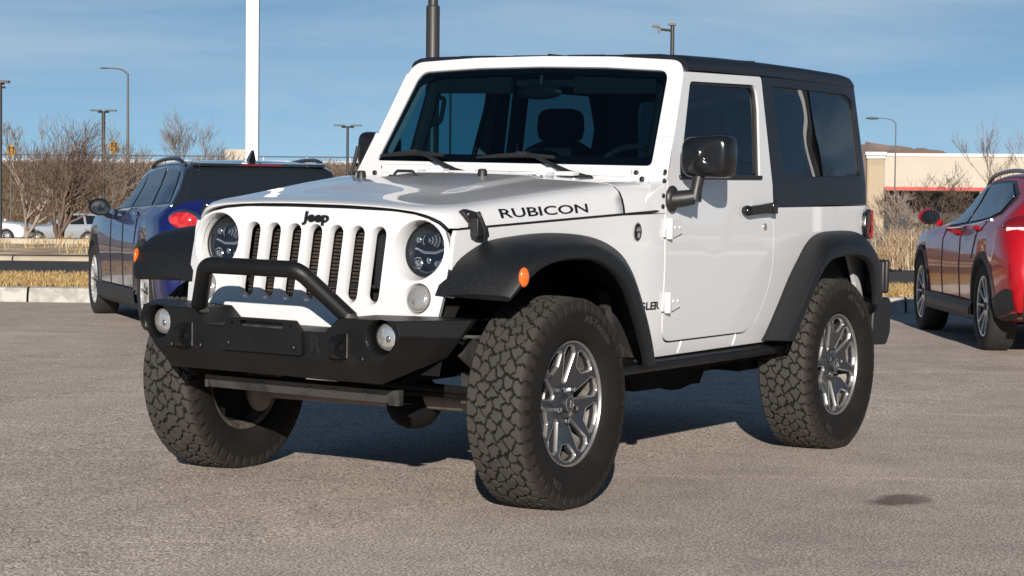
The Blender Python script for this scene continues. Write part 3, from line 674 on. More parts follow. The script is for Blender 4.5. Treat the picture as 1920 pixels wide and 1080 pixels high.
# ---- front bumper
mb = MB()
half = [(.484+.033, .589), (.598, .691), (.583, .744), (.335, .740), (.272, .684)]
poly = [(-x, z) for x, z in half[::-1]]; poly = half[::1] + poly
bfog = [circ(s*.513, .682, .064, 26) for s in (1, -1)]
bump = panel('front_bumper', half + [(-x, z) for x, z in half[::-1]], bfog, lambda x, z: (x, -.719, z), MT['steel'], JEEP, .10, ([], []), (0, -1, 0), xf=BX, bevel=(.004, 2))
mb = MB()
a, b = .517, .484
mb.add([(-a, -.719, .589), (a, -.719, .589), (b, -.661, .511), (-b, -.661, .511), (-b, -.50, .511), (b, -.50, .511)], [(0, 1, 2, 3), (3, 2, 5, 4)])
for s in (1, -1):
    A, B, C_, D_ = (s*.583, -.719, .744), (s*.598, -.719, .691), (s*.517, -.719, .589), (s*.484, -.661, .511)
    E_, F_ = (s*.735, -.470, .744), (s*.715, -.515, .680)
    G_ = (s*.62, -.46, .60); E2 = (s*.733, -.43, .744)
    R1, R2, R3 = (s*.60, -.47, .748), (s*.335, -.50, .742), (s*.335, -.719, .742)
    mb.add([A, B, C_, D_, E_, F_, G_, E2, R1, R2, R3], [(0, 4, 5, 1), (1, 5, 6, 3, 2), (0, 10, 9, 8, 7, 4), (4, 7, 6, 5), (3, 6, 7)])
    mb.add([(s*.335, -.719, .742), (s*.335, -.50, .742), (s*.272, -.50, .686), (s*.272, -.719, .686)], [(0, 1, 2, 3)])
    mb.lathe([(.064, .0), (.062, .06), (.05, .075), (.001, .075)], 26, lambda p, q, h: (s*.513+p, -.717+h, .682+q))
mb.add([(-.272, -.719, .686), (.272, -.719, .686), (.272, -.50, .686), (-.272, -.50, .686)], [(0, 1, 2, 3)])
mb.build('bumper_shell', MT['steel'], bump, ang=20, bevel=(.003, 2))
pl = fillet([(-.186, .60), (-.180, .684), (-.146, .722), (.146, .722), (.180, .684), (.186, .60)], [.01]*6, 3)
panel('winch_plate', pl, [fillet([(-.095, .690), (-.105, .712), (.105, .712), (.095, .690)], .008, 3), circ(-.135, .70, .007, 10), circ(.135, .70, .007, 10)], lambda x, z: (x, -.741, z), MT['steel'], bump, .024, out=(0, -1, 0), bevel=(.003, 2))
for bx_, bz_ in ((-.44, .60), (.44, .60), (-.15, .625), (.15, .625), (-.30, .605), (.30, .605)): mb = MB(); mb.lathe([(.011, -.722), (.011, -.727), (.007, -.730), (.001, -.7305)], 6, lambda p, q, h, bx_=bx_, bz_=bz_: (bx_+p, h if abs(bx_) > .2 else h-.021, bz_+q)); mb.build('bolt', MT['steel'], bump, ang=25)
mb = MB(); mb.box((-.105, -.732, .686), (.105, -.712, .697)); mb.build('slot_edge', MT['skid'], bump)
mb = MB(); mb.box((-.13, -.712, .684), (.13, -.702, .720)); mb.build('slot_blackout', MT['ink'], bump)  # black sheet added to make the slot look dark inside
text_mesh('emblem', 'R', .085, mat('cut_letter', (.003, .003, .003), .6), bump, lambda u, v, t: (.232+u, -.7225-t+.001, .640+v), bold=.004, sx=1.0, depth=.004)
for s in (1, -1):
    tw = [(-.72, .688), (-.768, .684), (-.796, .662), (-.802, .640), (-.792, .620), (-.766, .602), (-.72, .598)]
    tab_ = panel('tow_tab', fillet(tw, .012, 3), [circ(-.762, .644, .017, 14)], lambda y, z: (s*.356+.016, y, z), MT['steel'], bump, .032, out=(1, 0, 0), bevel=(.003, 2))
    mb = MB(); mb.tube([(s*.356+.017, -.722, z) for z in (.602, .63, .66, .688)], [.0045, .003, .004, .0035], 8); mb.build('worn_edge', MT['skid'], tab_)
    F_ = lambda p, q, h: (s*.516+p, -.680-h, .682+q)
    mb = MB(); mb.lathe([(.049, -.03), (.049, -.004), (.045, .001), (.032, .006), (.015, .008), (.001, .008)], 28, F_); fg = mb.build('fog_light', MT['fog'], bump)
    mb = MB(); mb.ell(F_(.010, -.006, .006), (.010, .006, .013), 12, 8); mb.build('bulb', MT['lampled'], fg)
mb = MB()
hp = fillet([(.352, -.672, .735), (.212, -.800, .910), (-.212, -.800, .910), (-.352, -.672, .735)], [0, .075, .075, 0], 8, False)
mb.tube(hp, .0305, 18); hoop = mb.build('bull_bar', MT['steel'], bump, ang=60)
mb = MB()
for s in (1, -1): mb.lathe([(.046, -.012), (.044, .0), (.036, .010), (.031, .022)], 18, lambda p, q, h: (s*.352+p-s*h*.5, -.674+q*.9-h*.4, .735+h))
mb.build('weld_bead', MT['skid'], hoop)
mb = MB()
mb.add([(-.445, -.515, .472), (.445, -.515, .472), (.45, -.50, .425), (-.43, -.50, .425), (-.43, -.42, .418), (.45, -.42, .418)], [(0, 1, 2, 3), (3, 2, 5, 4)])
for x in (-.18, .05, .16, .30): mb.ell((x, -.511, .458), (.010, .004, .010), 8, 6)
mb.box((.40, -.505, .418), (.445, -.475, .474)); mb.box((-.455, -.51, .425), (-.44, -.45, .470))
jb(mb, 'skid_plate', MT['skid'])

# ---- fender flares
FI = [(.596, -.462, .822), (.606, -.436, .88), (.613, -.388, .94), (.622, -.305, .985), (.632, -.215, 1.015), (.652, -.08, 1.030), (.675, .05, 1.038), (.705, .18, 1.038), (.735, .33, 1.024), (.758, .44, .993), (.772, .53, .945), (.778, .60, .865), (.778, .68, .74), (.778, .745, .62), (.772, .80, .523)]
FK = [(.870, -.448, .832), (.892, -.428, .872), (.908, -.39, .925), (.919, -.325, .965), (.925, -.25, .990), (.928, -.15, 1.004), (.929, -.03, 1.006), (.929, .08, .996), (.928, .18, .968), (.926, .28, .925), (.924, .365, .86), (.921, .43, .78), (.918, .49, .69), (.914, .535, .61), (.908, .575, .523)]
FL = [(.872, -.44, .818), (.893, -.418, .852), (.911, -.380, .893), (.923, -.322, .928), (.930, -.25, .950), (.934, -.15, .960), (.935, -.03, .960), (.935, .06, .950), (.934, .15, .925), (.933, .235, .888), (.931, .31, .83), (.929, .375, .75), (.926, .43, .67), (.923, .475, .60), (.919, .515, .523)]
RI = [(.772, 1.825, .533), (.778, 1.885, .61), (.782, 1.96, .695), (.783, 2.05, .80), (.783, 2.14, .885), (.783, 2.215, .945), (.782, 2.30, .985), (.780, 2.41, 1.003), (.780, 2.56, 1.006), (.780, 2.70, 1.004), (.778, 2.82, .992), (.773, 2.93, .955), (.765, 2.985, .88), (.755, 3.01, .78), (.75, 3.02, .69)]
RK = [(.916, 1.765, .545), (.920, 1.83, .62), (.922, 1.90, .70), (.923, 1.985, .795), (.923, 2.06, .87), (.923, 2.13, .92), (.923, 2.22, .950), (.923, 2.33, .960), (.923, 2.46, .960), (.923, 2.58, .952), (.922, 2.68, .927), (.920, 2.755, .875), (.918, 2.80, .80), (.915, 2.825, .735), (.912, 2.84, .68)]
RL = [(.928, 1.815, .540), (.931, 1.88, .62), (.933, 1.95, .70), (.934, 2.02, .775), (.935, 2.09, .843), (.935, 2.16, .880), (.935, 2.25, .900), (.935, 2.36, .906), (.935, 2.46, .904), (.935, 2.56, .893), (.934, 2.635, .866), (.932, 2.69, .815), (.930, 2.725, .75), (.927, 2.745, .70), (.924, 2.755, .66)]
def flare(I, K, L, s, name):
    I, K, L = crom(I, 3), crom(K, 3), crom(L, 3); rows = []
    for i, k, l in zip(I, K, L):
        i, k, l = np.array(i), np.array(k), np.array(l)
        bul = np.array([.0, 0, .012]); n_ = np.cross(np.gradient(np.array([i, (i+k)/2, k]))[0][1], [0, 0, 1]) if False else None
        cx = np.array([0, 0, 0])
        yc = np.array([0, 0.0 if k[1] < 1.2 else 2.424, .45]); rad = (k-yc)*np.array([0, 1, 1]); rad = rad/np.linalg.norm(rad)
        sec = [i - np.array([.03, 0, 0]) - rad*.0, i, i*.75+k*.25 + rad*.010, i*.45+k*.55+rad*.012, i*.15+k*.85+rad*.006, k*.96+i*.02+l*.02+rad*.001, k*.72+l*.28+np.array([.004, 0, 0]), k*.3+l*.7+np.array([.003, 0, 0]), l, l-rad*.008-np.array([.012, 0, 0]), l-rad*.006-np.array([.03, 0, 0])]
        rows.append([(s*p[0], p[1], p[2]) for p in sec])
    mb = MB(); mb.loft(rows)
    for r in (rows[0], rows[-1]): mb.add(r, [tuple(range(len(r)))])
    return jb(mb, name, MT['flare'], ang=48)
for s in (1, -1):
    ff = flare(FI, FK, FL, s, 'fender_flare'); flare(RI, RK, RL, s, 'fender_flare')
    mb = MB(); mb.ell((s*.903, -.402, .900), (.012, .022, .035), 18, 12, rot=Matrix.Rotation(s*R_(-24), 3, 'Z')); mb.build('marker_lamp', MT['amber'], ff)

# ---- rear end, rails, underbody
mb = MB()
for s in (1, -1):
    mb.prism(fillet([(2.90, .45), (3.08, .44), (3.125, .50), (3.125, .655), (3.10, .672), (2.92, .665)], .025, 3), .55, .84, lambda y, z, t: (s*t, y, z))
mb.box((-.55, 3.0, .48), (.55, 3.12, .655)); jb(mb, 'rear_bumper', MT['flare'], bevel=(.012, 3))
for s in (1, -1):
    mb = MB(); mb.prism(fillet([(2.885, 1.085), (2.955, 1.105), (2.99, 1.085), (2.99, .985), (2.955, .955), (2.89, .965), (2.873, 1.02)], .022, 3), -.005, .030, lambda y, z, t: (s*(xb(y)+t-max(0, t)*abs(z-1.03)*1.2), y, z)); tl = jb(mb, 'tail_light', MT['gloss'], bevel=(.010, 3))
    mb = MB(); mb.box((min(s*.655, s*.765), 2.985, .955), (max(s*.655, s*.765), 3.055, 1.10)); mb.build('lamp_glass', MT['red'], tl, bevel=(.008, 2))
mb = MB(); mb.box((.62, 3.07, .695), (.82, 3.10, .850)); mb.box((.615, 3.097, .69), (.828, 3.125, .855)); jb(mb, 'plate_bracket', MT['black'], bevel=(.012, 3))
for s in (1, -1):                                    # rock rail
    mb = MB(); mb.prism(fillet([(.70, .518), (.745, .520), (.785, .508), (.790, .485), (.775, .470), (.70, .455)], .008, 3), .50, 2.02, lambda x, z, t: (s*x, t, z+(t-1.2)*-.004)); jb(mb, 'rock_rail', MT['steel'], bevel=(.004, 2))
mb = MB()
for s in (1, -1): mb.box((s*.42-.04, -.50, .50), (s*.42+.04, 3.0, .62))
mb.box((-.7, .62, .44), (.7, 2.9, .53)); mb.prism([(1.05, .45), (1.15, .34), (1.75, .33), (1.85, .45)], -.30, .50, lambda y, z, t: (t, y, z)); mb.box((.2, 1.9, .38), (.62, 2.1, .47)); mb.tube([(.45, 1.0, .40), (.45, 2.3, .40)], .03, 8)
mb.box((-.34, -.28, .60), (.34, .6, .95)); mb.box((-.5, 2.55, .38), (.5, 2.95, .52)); mb.box((-.66, .60, .47), (.66, .72, .95))
under = jb(mb, 'underbody', MT['dark'])
mb = MB(); mb.tube([(-.62, 0, .372), (.64, 0, .372)], .042, 14); mb.tube([(-.62, 2.424, .385), (.64, 2.424, .385)], .042, 14)
for s in (1, -1): mb.ell((s*.60, 0, .372), (.05, .07, .10)); mb.box((s*.57-.03, -.05, .40), (s*.57+.03, -.02, .48))
ax = mb.build('axle', MT['iron'], JEEP, xf=WX)
mb = MB(); mb.ell((.15, .02, .352), (.10, .13, .105)); mb.ell((0, 2.424, .36), (.14, .17, .14)); mb.build('differential', MT['dark'], ax)
mb = MB(); mb.tube([(-.58, -.17, .415), (.58, -.17, .415)], .018, 10); mb.tube([(-.5, -.22, .47), (.55, -.19, .43)], .016, 10); mb.tube([(-.45, -.36, .56), (.45, -.36, .56)], .016, 10); mb.build('tie_rod', MT['dark'], ax)
mb = MB()
for s in (1, -1):
    mb.prism([(-.30, .66), (-.20, .63), (-.16, .56), (-.24, .53), (-.36, .60)], 0, .02, lambda y, z, t: (s*(.60+t), y, z)); mb.box((s*.50-.02, -.15, .40), (s*.50+.04, -.12, .52))
    for q in range(7): mb.loft(ring(.06, .009, Vector((s*.42, 0, .50+q*.035)), Matrix.Rotation(R_(90), 3, 'X'), 16, 6), closed=True)
jb(mb, 'suspension_bracket', MT['skid'])
mb = MB(); mb.tube([(-.715, .78, 1.17), (-.735, .79, 1.24), (-.735, .815, 1.30), (-.735, .835, 1.355)], [.016, .007, .009, .009], 8); jb(mb, 'antenna', MT['black'])

# ------------------------------------------------------------------ wheels
TR, TW, LIP, HUB = .398, .136, .2335, .388
def tyre_mesh():
    NT = 1000
    prof = []   # (axial, radius) from inboard bead to outboard bead
    half = [(.094, .2325), (.100, .2352), (.109, .2385), (.118, .247), (.127, .268), (.1335, .295), (.136, .318), (.1345, .340), (.1305, .358), (.1265, .372), (.1225, .384), (.117, .392)]
    tread = [(w_, TR - .0075*(abs(w_)/.112)**2.6) for w_ in np.linspace(-.112, .112, 74)]
    prof = [(-a, r) for a, r in half] + tread + [(a, r) for a, r in half[::-1]]
    prof = np.array(prof); K = len(prof)
    th = np.linspace(0, 2*math.pi, NT, endpoint=False)
    circ_ = TR*2*math.pi
    A, T = np.meshgrid(prof[:, 0], th*TR)            # NT x K
    # interlocking blocks: warped voronoi in (axial, arc)
    g = np.random.default_rng(3); rows_x = [-.100, -.058, -.018, .024, .062, .100]; pts = []
    npitch = 44; pitch = circ_/npitch
    for ri, x in enumerate(rows_x):
        for k in range(npitch):
            o = (.5 if ri % 2 else 0) + (.12 if ri in (2, 3) else 0)
            pts.append((x+g.uniform(-.012, .012)*(0 if ri in (0, 5) else 1), (k+o+g.uniform(-.2, .2)*(.3 if ri in (0, 5) else 1))*pitch))
    pts = np.array(pts)
    L_ = circ_; Aw = A + .0045*np.sin(T/L_*2*math.pi*37+A*60) + .003*np.sin(T/L_*2*math.pi*61+2+A*90); Tw = T + .006*np.sin(A*120+.8*np.sin(T/L_*2*math.pi*13)) + .003*np.sin(A*300+T/L_*2*math.pi*29)
    shape = A.shape; f1 = np.full(shape, 9.); f2 = np.full(shape, 9.)
    i1 = np.zeros(shape, int)
    for i, (px, pt) in enumerate(pts):
        dt = (Tw-pt+circ_/2) % circ_ - circ_/2
        msk = np.abs(dt) < .10
        d = np.full(shape, 9.); d[msk] = np.sqrt(((Aw-px)[msk]*1.0)**2+(dt[msk]*.95)**2)
        n1 = d < f1; f2 = np.where(n1, f1, np.minimum(f2, d)); i1 = np.where(n1, i, i1); f1 = np.where(n1, d, f1)
    e = f2-f1
    h = np.clip((e-.0050)/.0042, 0, 1); h = h*h*(3-2*h)               # 0 groove, 1 block top
    # sipes
    sp = np.abs(((T*.9+A*.8+i1*.37) / .017) % 1 - .5); sipe = np.where((sp < .07) & (np.abs(A) < .10), .0, 0)
    rad = np.broadcast_to(prof[:, 1], shape).copy(); ax_ = A.copy()
    tz = np.clip((.119-np.abs(A))/.004, 0, 1)*(prof[:, 1][None, :] > .37)
    rad -= (1-h)*.0105*tz; rad -= sipe*.004*h*tz
    # side lugs on the shoulder
    sh = (np.abs(A) > .112) & (prof[:, 1][None, :] > .345); ph = (T/pitch + .25*np.sin(3*T/pitch*2*math.pi)*.15) % 1
    lug = np.clip(np.minimum((ph-.08)/.06, (.80-ph)/.06), 0, 1); lug2 = np.clip(np.minimum((((ph+.5) % 1)-.2)/.06, (.62-((ph+.5) % 1))/.06), 0, 1)
    r_ = prof[:, 1][None, :]; hi = np.clip((r_-.346)/.010, 0, 1)
    lg = np.maximum(lug*hi, lug2*np.clip((r_-.366)/.008, 0, 1))
    ax_ = np.where(sh, A + np.sign(A)*(lg-.55)*.010*np.clip((.394-r_)/.004, 0, 1), ax_); rad = np.where(sh, rad+(lg-1)*.004*np.clip((r_-.38)/.01, 0, 1), rad)
    # raised ring and letter-like ribs in the sidewall
    rb = (r_ > .262) & (r_ < .30); 
    ax_ = ax_ + np.sign(A)*np.where(np.abs(r_-.338) < .0015, .0015, 0)
    Y = rad*np.sin(np.broadcast_to(th[:, None], shape)); Z = rad*np.cos(np.broadcast_to(th[:, None], shape))
    Z = np.maximum(Z, -HUB+.002)
    V = np.stack([ax_*.94, Y, Z], -1).reshape(-1, 3)
    i = np.arange(NT)[:, None]; j = np.arange(K-1)[None, :]; i2 = (i+1) % NT
    Fq = np.stack([i*K+j, i2*K+j, i2*K+j+1, i*K+j+1], -1).reshape(-1, 4)
    me = bpy.data.meshes.new('tyre'); me.vertices.add(len(V)); me.vertices.foreach_set('co', V.ravel())
    me.loops.add(Fq.size); me.loops.foreach_set('vertex_index', Fq.ravel().astype(np.int32))
    me.polygons.add(len(Fq)); me.polygons.foreach_set('loop_start', np.arange(0, Fq.size, 4, dtype=np.int32)); me.polygons.foreach_set('loop_total', np.full(len(Fq), 4, np.int32))
    me.update(); me.validate()
    b = bmesh.new(); b.from_mesh(me)
    for f in b.faces: f.smooth = True
    for e_ in b.edges:
        if len(e_.link_faces) == 2 and e_.calc_face_angle(0) > R_(48): e_.smooth = False
    b.normal_update()
    if sum(f.normal.dot(Vector((0, f.calc_center_median().y, f.calc_center_median().z))) for f in list(b.faces)[::97]) < 0: bmesh.ops.reverse_faces(b, faces=b.faces)
    b.to_mesh(me); b.free(); me.materials.append(MT['rubber'])
    dust_groove_tone = np.where((np.abs(A) < .1185) & (prof[:, 1][None, :] > .37), .02+.92*h, np.where(np.abs(prof[:, 1])[None, :] > .352, .12+.34*lg, .10)) - sipe*h*.5  # grooves coloured darker than the dusty block tops, to strengthen the relief
    dust_groove_tone = np.where((np.abs(A) > .112) & (np.abs(A) < .1185) & (prof[:, 1][None, :] > .37), .08+.6*h, dust_groove_tone)
    at = me.attributes.new('dust_groove_tone', 'FLOAT', 'POINT'); at.data.foreach_set('value', np.clip(dust_groove_tone, 0, 1).astype(np.float32).ravel()); return me
TYRE = tyre_mesh()
def rim_face(parent):
    """five forked spokes: long windows between, short pockets in the fork of each; +x outwards"""
    holes = []
    for k in range(5):
        a = 2*math.pi*k/5
        def P(r, t, a=a): return (r*math.cos(a)-t*math.sin(a), r*math.sin(a)+t*math.cos(a))
        holes.append(fillet([P(.076, -.010), P(.188, -.038), P(.212, -.024), P(.215, .0), P(.212, .024), P(.188, .038), P(.076, .010)], [.006, .008, .01, .01, .01, .008, .006], 3))
        a2 = a+math.pi/5
        def P2(r, t, a=a2): return (r*math.cos(a)-t*math.sin(a), r*math.sin(a)+t*math.cos(a))
        holes.append(fillet([P2(.152, -.024), P2(.190, -.060), P2(.203, -.054), P2(.2150, -.022), P2(.2150, .022), P2(.203, .054), P2(.190, .060), P2(.152, .024)], [.006, .006, .01, .01, .01, .01, .006, .006], 3))
    def fn(u, v):
        r = math.hypot(u, v); return (.070+interp(r, [0, .05, .075, .12, .19, .205, .218], [.006, .004, -.008, -.002, .016, .018, .018]), u, v)
    o = panel('rim_face', circ(0, 0, .2250, 72), holes, fn, [MT['rimgrey'], MT['rimlip']], parent, .030, (list(np.linspace(-.19, .19, 13)), list(np.linspace(-.19, .19, 13))), (1, 0, 0), ang=40)
    mb = MB()
    for hl_ in holes:
        k_ = len(hl_); cx_, cy_ = sum(p[0] for p in hl_)/k_, sum(p[1] for p in hl_)/k_
        for q in range(k_):
            pass
        nn = []
        for q in range(k_):
            a_, b_2 = np.array(hl_[q-1]), np.array(hl_[(q+1) % k_]); t_ = b_2-a_; t_ = t_/max(1e-9, np.linalg.norm(t_)); n_ = np.array([t_[1], -t_[0]])
            if n_ @ (np.array(hl_[q])-np.array([cx_, cy_])) < 0: n_ = -n_
            nn.append(n_)
        R3 = []
        for off_, dx in ((.0032, -.0005), (.0027, .0016), (.0006, .0020), (-.0026, -.0035), (-.0032, -.012)):
            R3.append([(fn(*(np.array(p)+n_*off_))[0]+dx, *(np.array(p)+n_*off_)) for p, n_ in zip(hl_, nn)])
        mb.loft(R3, closed=True)
    mb.build('spoke_edge', MT['rimlip'], o, ang=50)
    return o
def make_wheel():
    mb = MB(); F_ = lambda a, b, h: (h, a, b)
    mb.lathe([(.2248, .085), (.2262, .095), (.2295, .099), (.2325, .099), (LIP+.001, .097), (LIP, .090), (.228, .088)], 160, F_, 1)
    mb.lathe([(.2225, .088), (.218, .06), (.208, .03), (.200, -.02), (.205, -.06), (.216, -.09), (.231, -.098), (.2345, -.094)], 160, F_, 0)
    mb.lathe([(.21, -.03), (.14, -.035), (.001, -.036)], 40, F_, 2)
    wl = mb.build('wheel', [MT['barrel'], MT['rimlip'], MT['dark']], JEEP, ang=40)
    t = bpy.data.objects.new('tyre', TYRE); COL.objects.link(t); t.parent = wl
    rim_face(wl)
    for s_, r0, a0, sz in (('All-Terrain', .318, R_(62), .040), ('T/A', .318, R_(-118), .036)):
        def tf(u, v, t_, r0=r0, a0=a0):
            rr = r0+v; a_ = a0-u/r0; return (interp(rr, [.268, .295, .318, .340, .358], [.1195, .1255, .1280, .1264, .1227])+.0008+t_, rr*math.cos(a_), rr*math.sin(a_))
        text_mesh('sidewall_lettering', s_, sz, MT['tyretext'], t, tf, bold=.0008, sx=1.25, depth=.0024, res=2)
    mb = MB(); mb.lathe([(.165, -.010), (.165, .008), (.10, .010), (.085, .03), (.001, .03)], 40, F_); mb.build('brake_disc', MT['disc'], wl)
    mb = MB(); mb.prism([(-.02, .10), (.14, .075), (.165, .10), (.12, .155), (.02, .165)], .012, .045, lambda u, v, t: (t, u, v)); mb.build('brake_caliper', MT['dark'], wl, bevel=(.008, 2))
    mb = MB(); mb.lathe([(.034, .06), (.033, .088), (.029, .0925), (.001, .0945)], 28, F_); cp = mb.build('centre_cap', MT['rimgrey'], wl)
    mb = MB(); mb.lathe([(.0295, .0930), (.0265, .0942), (.0262, .0920)], 28, F_); mb.build('cap_ring', MT['rimlip'], cp)
    text_mesh('cap_lettering', 'Jeep', .018, MT['silverink'], cp, lambda u, v, t: (.0952+t, u, v), depth=.001)
    for k in range(5):
        a = 2*math.pi*(k+.5)/5; cy, cz = .0635*math.cos(a), .0635*math.sin(a)
        mb = MB(); mb.lathe([(.0115, .062), (.0115, .083), (.009, .090), (.001, .092)], 6, lambda p, q, h: (h, cy+p, cz+q)); mb.build('lug_nut', MT['chrome'], wl, ang=25)
    return wl
def place_wheel(o, x, y, rz, spin):
    o.matrix_basis = WX @ Matrix.Translation((x, y, HUB+(.040 if x < 0 else 0))) @ Matrix.Rotation(rz, 4, 'Z')
    for c in o.children:
        if not c.name.startswith('tyre') and not c.name.startswith('brake'): c.rotation_euler = (spin, 0, 0)
def copy_tree(o, parent=None):
    c = o.copy(); COL.objects.link(c)
    if parent is not None: c.parent = parent
    for ch in list(o.children): copy_tree(ch, c)
    return c
bpy.context.view_layer.update()
W0 = make_wheel()
spots = [(.768, 0, R_(1.2), R_(88)), (.768, 2.424, 0, R_(47)), (-.768, 0, math.pi+R_(1.2), R_(20)), (-.768, 2.424, math.pi, R_(80))]
ws = [W0] + [copy_tree(W0, JEEP) for _ in spots[1:]]
for o, (x, y, rz, sp) in zip(ws, spots): place_wheel(o, x, y, rz, sp)
# ================================================================== setting
FW = np.array([CF[0], CF[1], 0]); FW /= np.linalg.norm(FW); RT = np.array([FW[1], -FW[0], 0])
C0 = np.array([CAM[0], CAM[1], 0])
def LD(L, D, z=0): p = C0+RT*L+FW*D; return (float(p[0]), float(p[1]), float(z))
def ray_at(u, v, D):
    d = CF+CR*(u-960)/FPX-CU*(v-540)/FPX; t = D/float(d@FW); return CAM+d*t
def LDof(p): q = np.array([p[0], p[1], 0])-C0; return float(q@RT), float(q@FW)
def terr(L, D):
    """height of the land: level car park, verge and road; lower ground beyond, embankment on the left, hills far right"""
    U = D+.06*L
    z = -1.75*sstep(49, 72, U)
    z += 5.3*sstep(164, 192, U)*sstep(8, -10, L)*(1 if D > 60 else 0)
    return z
def col(l, d): return LD(l, d, terr(l, d))
# land sheet to the horizon
Ds = list(np.arange(-40, 60, 5)) + list(np.arange(60, 260, 4)) + [280, 320, 400, 600, 1000, 2000, 4000, 9000]
Ds = [-3000, -600, -150, -80] + Ds; Ls = [-6000, -2000, -600, -300, -200] + list(np.arange(-150, 151, 5)) + [200, 300, 600, 2000, 6000]
mb = MB(); mb.loft([[LD(l, d, terr(l, d)-.03) for l in Ls] for d in Ds])
dry = mat('dry_ground', (.20, .155, .105), .95, spec=.1, noise=(.35, (.27, .21, .14), .4, .65, 8), bump=(3, .4, .05))
tag(mb.build('ground', dry, merge=0), kind='structure')

def asphalt(name, c1, c2, c3, patch):
    M_ = bpy.data.materials.new(name); M_.use_nodes = True; n, l = M_.node_tree.nodes, M_.node_tree.links; b = n['Principled BSDF']
    b.inputs['Roughness'].default_value = .9; b.inputs['Specular IOR Level'].default_value = .25
    t = n.new('ShaderNodeTexCoord')
    def nz(sc, det, ro=.55, dist=0):
        q = n.new('ShaderNodeTexNoise'); q.inputs['Scale'].default_value = sc; q.inputs['Detail'].default_value = det; q.inputs['Roughness'].default_value = ro; q.inputs['Distortion'].default_value = dist; l.new(t.outputs['Object'], q.inputs['Vector']); return q
    def ramp(src, p0, k0, p1, k1):
        r = n.new('ShaderNodeValToRGB'); r.color_ramp.elements[0].position = p0; r.color_ramp.elements[0].color = (*k0, 1); r.color_ramp.elements[1].position = p1; r.color_ramp.elements[1].color = (*k1, 1); l.new(src, r.inputs[0]); return r
    def mul(a_, b_, f=1.0, bt='MULTIPLY'):
        k = n.new('ShaderNodeMix'); k.data_type = 'RGBA'; k.blend_type = bt; k.inputs[0].default_value = f; l.new(a_, k.inputs[6]); l.new(b_, k.inputs[7]); return k.outputs[2]
    fine = nz(105, 4, .6); base = ramp(fine.outputs['Fac'], .39, c1, .61, c2)
    v = n.new('ShaderNodeTexVoronoi'); v.inputs['Scale'].default_value = 130; l.new(t.outputs['Object'], v.inputs['Vector'])
    st = ramp(v.outputs['Color'], .35, (.72, .71, .70), .95, (1.22, 1.19, 1.14)); o = mul(base.outputs[0], st.outputs[0])
    big = ramp(nz(.30, 6, .6, .4).outputs['Fac'], .33, (.80, .80, .81), .66, (1.10, 1.09, 1.07)); o = mul(o, big.outputs[0])
    mid = ramp(nz(2.6, 6, .65).outputs['Fac'], .35, (.86, .86, .87), .65, (1.07, 1.07, 1.06)); o = mul(o, mid.outputs[0])
    if patch:
        # oil stain of its own shape, faint seam lines
        g = n.new('ShaderNodeMapping'); g.inputs['Location'].default_value = (-1.78, -.95, 0); l.new(t.outputs['Object'], g.inputs['Vector'])
        ro = n.new('ShaderNodeMapping'); ro.inputs['Rotation'].default_value = (0, 0, R_(-32)); ro.inputs['Scale'].default_value = (8.0, 5.2, 1); l.new(g.outputs[0], ro.inputs['Vector'])
        ln = n.new('ShaderNodeVectorMath'); ln.operation = 'LENGTH'; l.new(ro.outputs[0], ln.inputs[0])
        ad = n.new('ShaderNodeMath'); ad.operation = 'MULTIPLY_ADD'; ad.inputs[1].default_value = 1.6; l.new(nz(7, 6, .7).outputs['Fac'], ad.inputs[0]); l.new(ln.outputs['Value'], ad.inputs[2]); dv = n.new('ShaderNodeMath'); dv.operation = 'MULTIPLY'; dv.inputs[1].default_value = .25; l.new(ad.outputs[0], dv.inputs[0])
        o = mul(o, ramp(dv.outputs[0], .34, (.40, .38, .37), .47, (1, 1, 1)).outputs[0])
        w_ = n.new('ShaderNodeTexWave'); w_.wave_type = 'BANDS'; w_.bands_direction = 'Y'; w_.inputs['Scale'].default_value = .11; w_.inputs['Distortion'].default_value = .7; w_.inputs['Detail'].default_value = 4; w_.inputs['Detail Scale'].default_value = 2.2; w_.inputs['Phase Offset'].default_value = 2.0
        rr = n.new('ShaderNodeMapping'); rr.inputs['Rotation'].default_value = (0, 0, R_(-29)); l.new(t.outputs['Object'], rr.inputs['Vector']); l.new(rr.outputs[0], w_.inputs['Vector'])
        o = mul(o, ramp(w_.outputs['Fac'], .9990, (1, 1, 1), .9998, (1.25, 1.22, 1.18)).outputs[0], .6)
    l.new(o, b.inputs['Base Color'])
    u = n.new('ShaderNodeBump'); u.inputs['Strength'].default_value = .5; u.inputs['Distance'].default_value = .004; l.new(fine.outputs['Fac'], u.inputs['Height']); l.new(u.outputs[0], b.inputs['Normal'])
    return M_
AS = asphalt('aged_asphalt', (.25, .198, .168), (.86, .762, .68), None, True)
RD = asphalt('road_asphalt', (.055, .055, .058), (.10, .098, .096), None, False)
def Dcurb(l): return 22.50-.060*l
def Dverge(l): return 25.8-.12*l
def Droad(l): return 36.05-.045*l
def Dk2(l): return 45.0-.05*l
LL = list(np.arange(-60, 60.1, 3))
def lotz(l, d):
    p = LD(l, d); return .042*sstep(.62, -.62, p[0])*sstep(-7, -2.2, p[0])*sstep(7.5, 3.5, p[1])*sstep(-7, -2.5, p[1])
gl_ = [-60, -30, -15, -10] + list(np.arange(-8, 8.01, .2)) + [10, 15, 30, 60]; gd_ = [-60, -20, -5, -1] + list(np.arange(0, 17.01, .2)) + [19, 21, None]
mb = MB(); mb.loft([[LD(l, Dcurb(l)-.01 if d is None else d, 0 if d is None else lotz(l, d)) for l in gl_] for d in gd_])
tag(mb.build('parking_lot', AS, ang=80, merge=0), kind='structure')
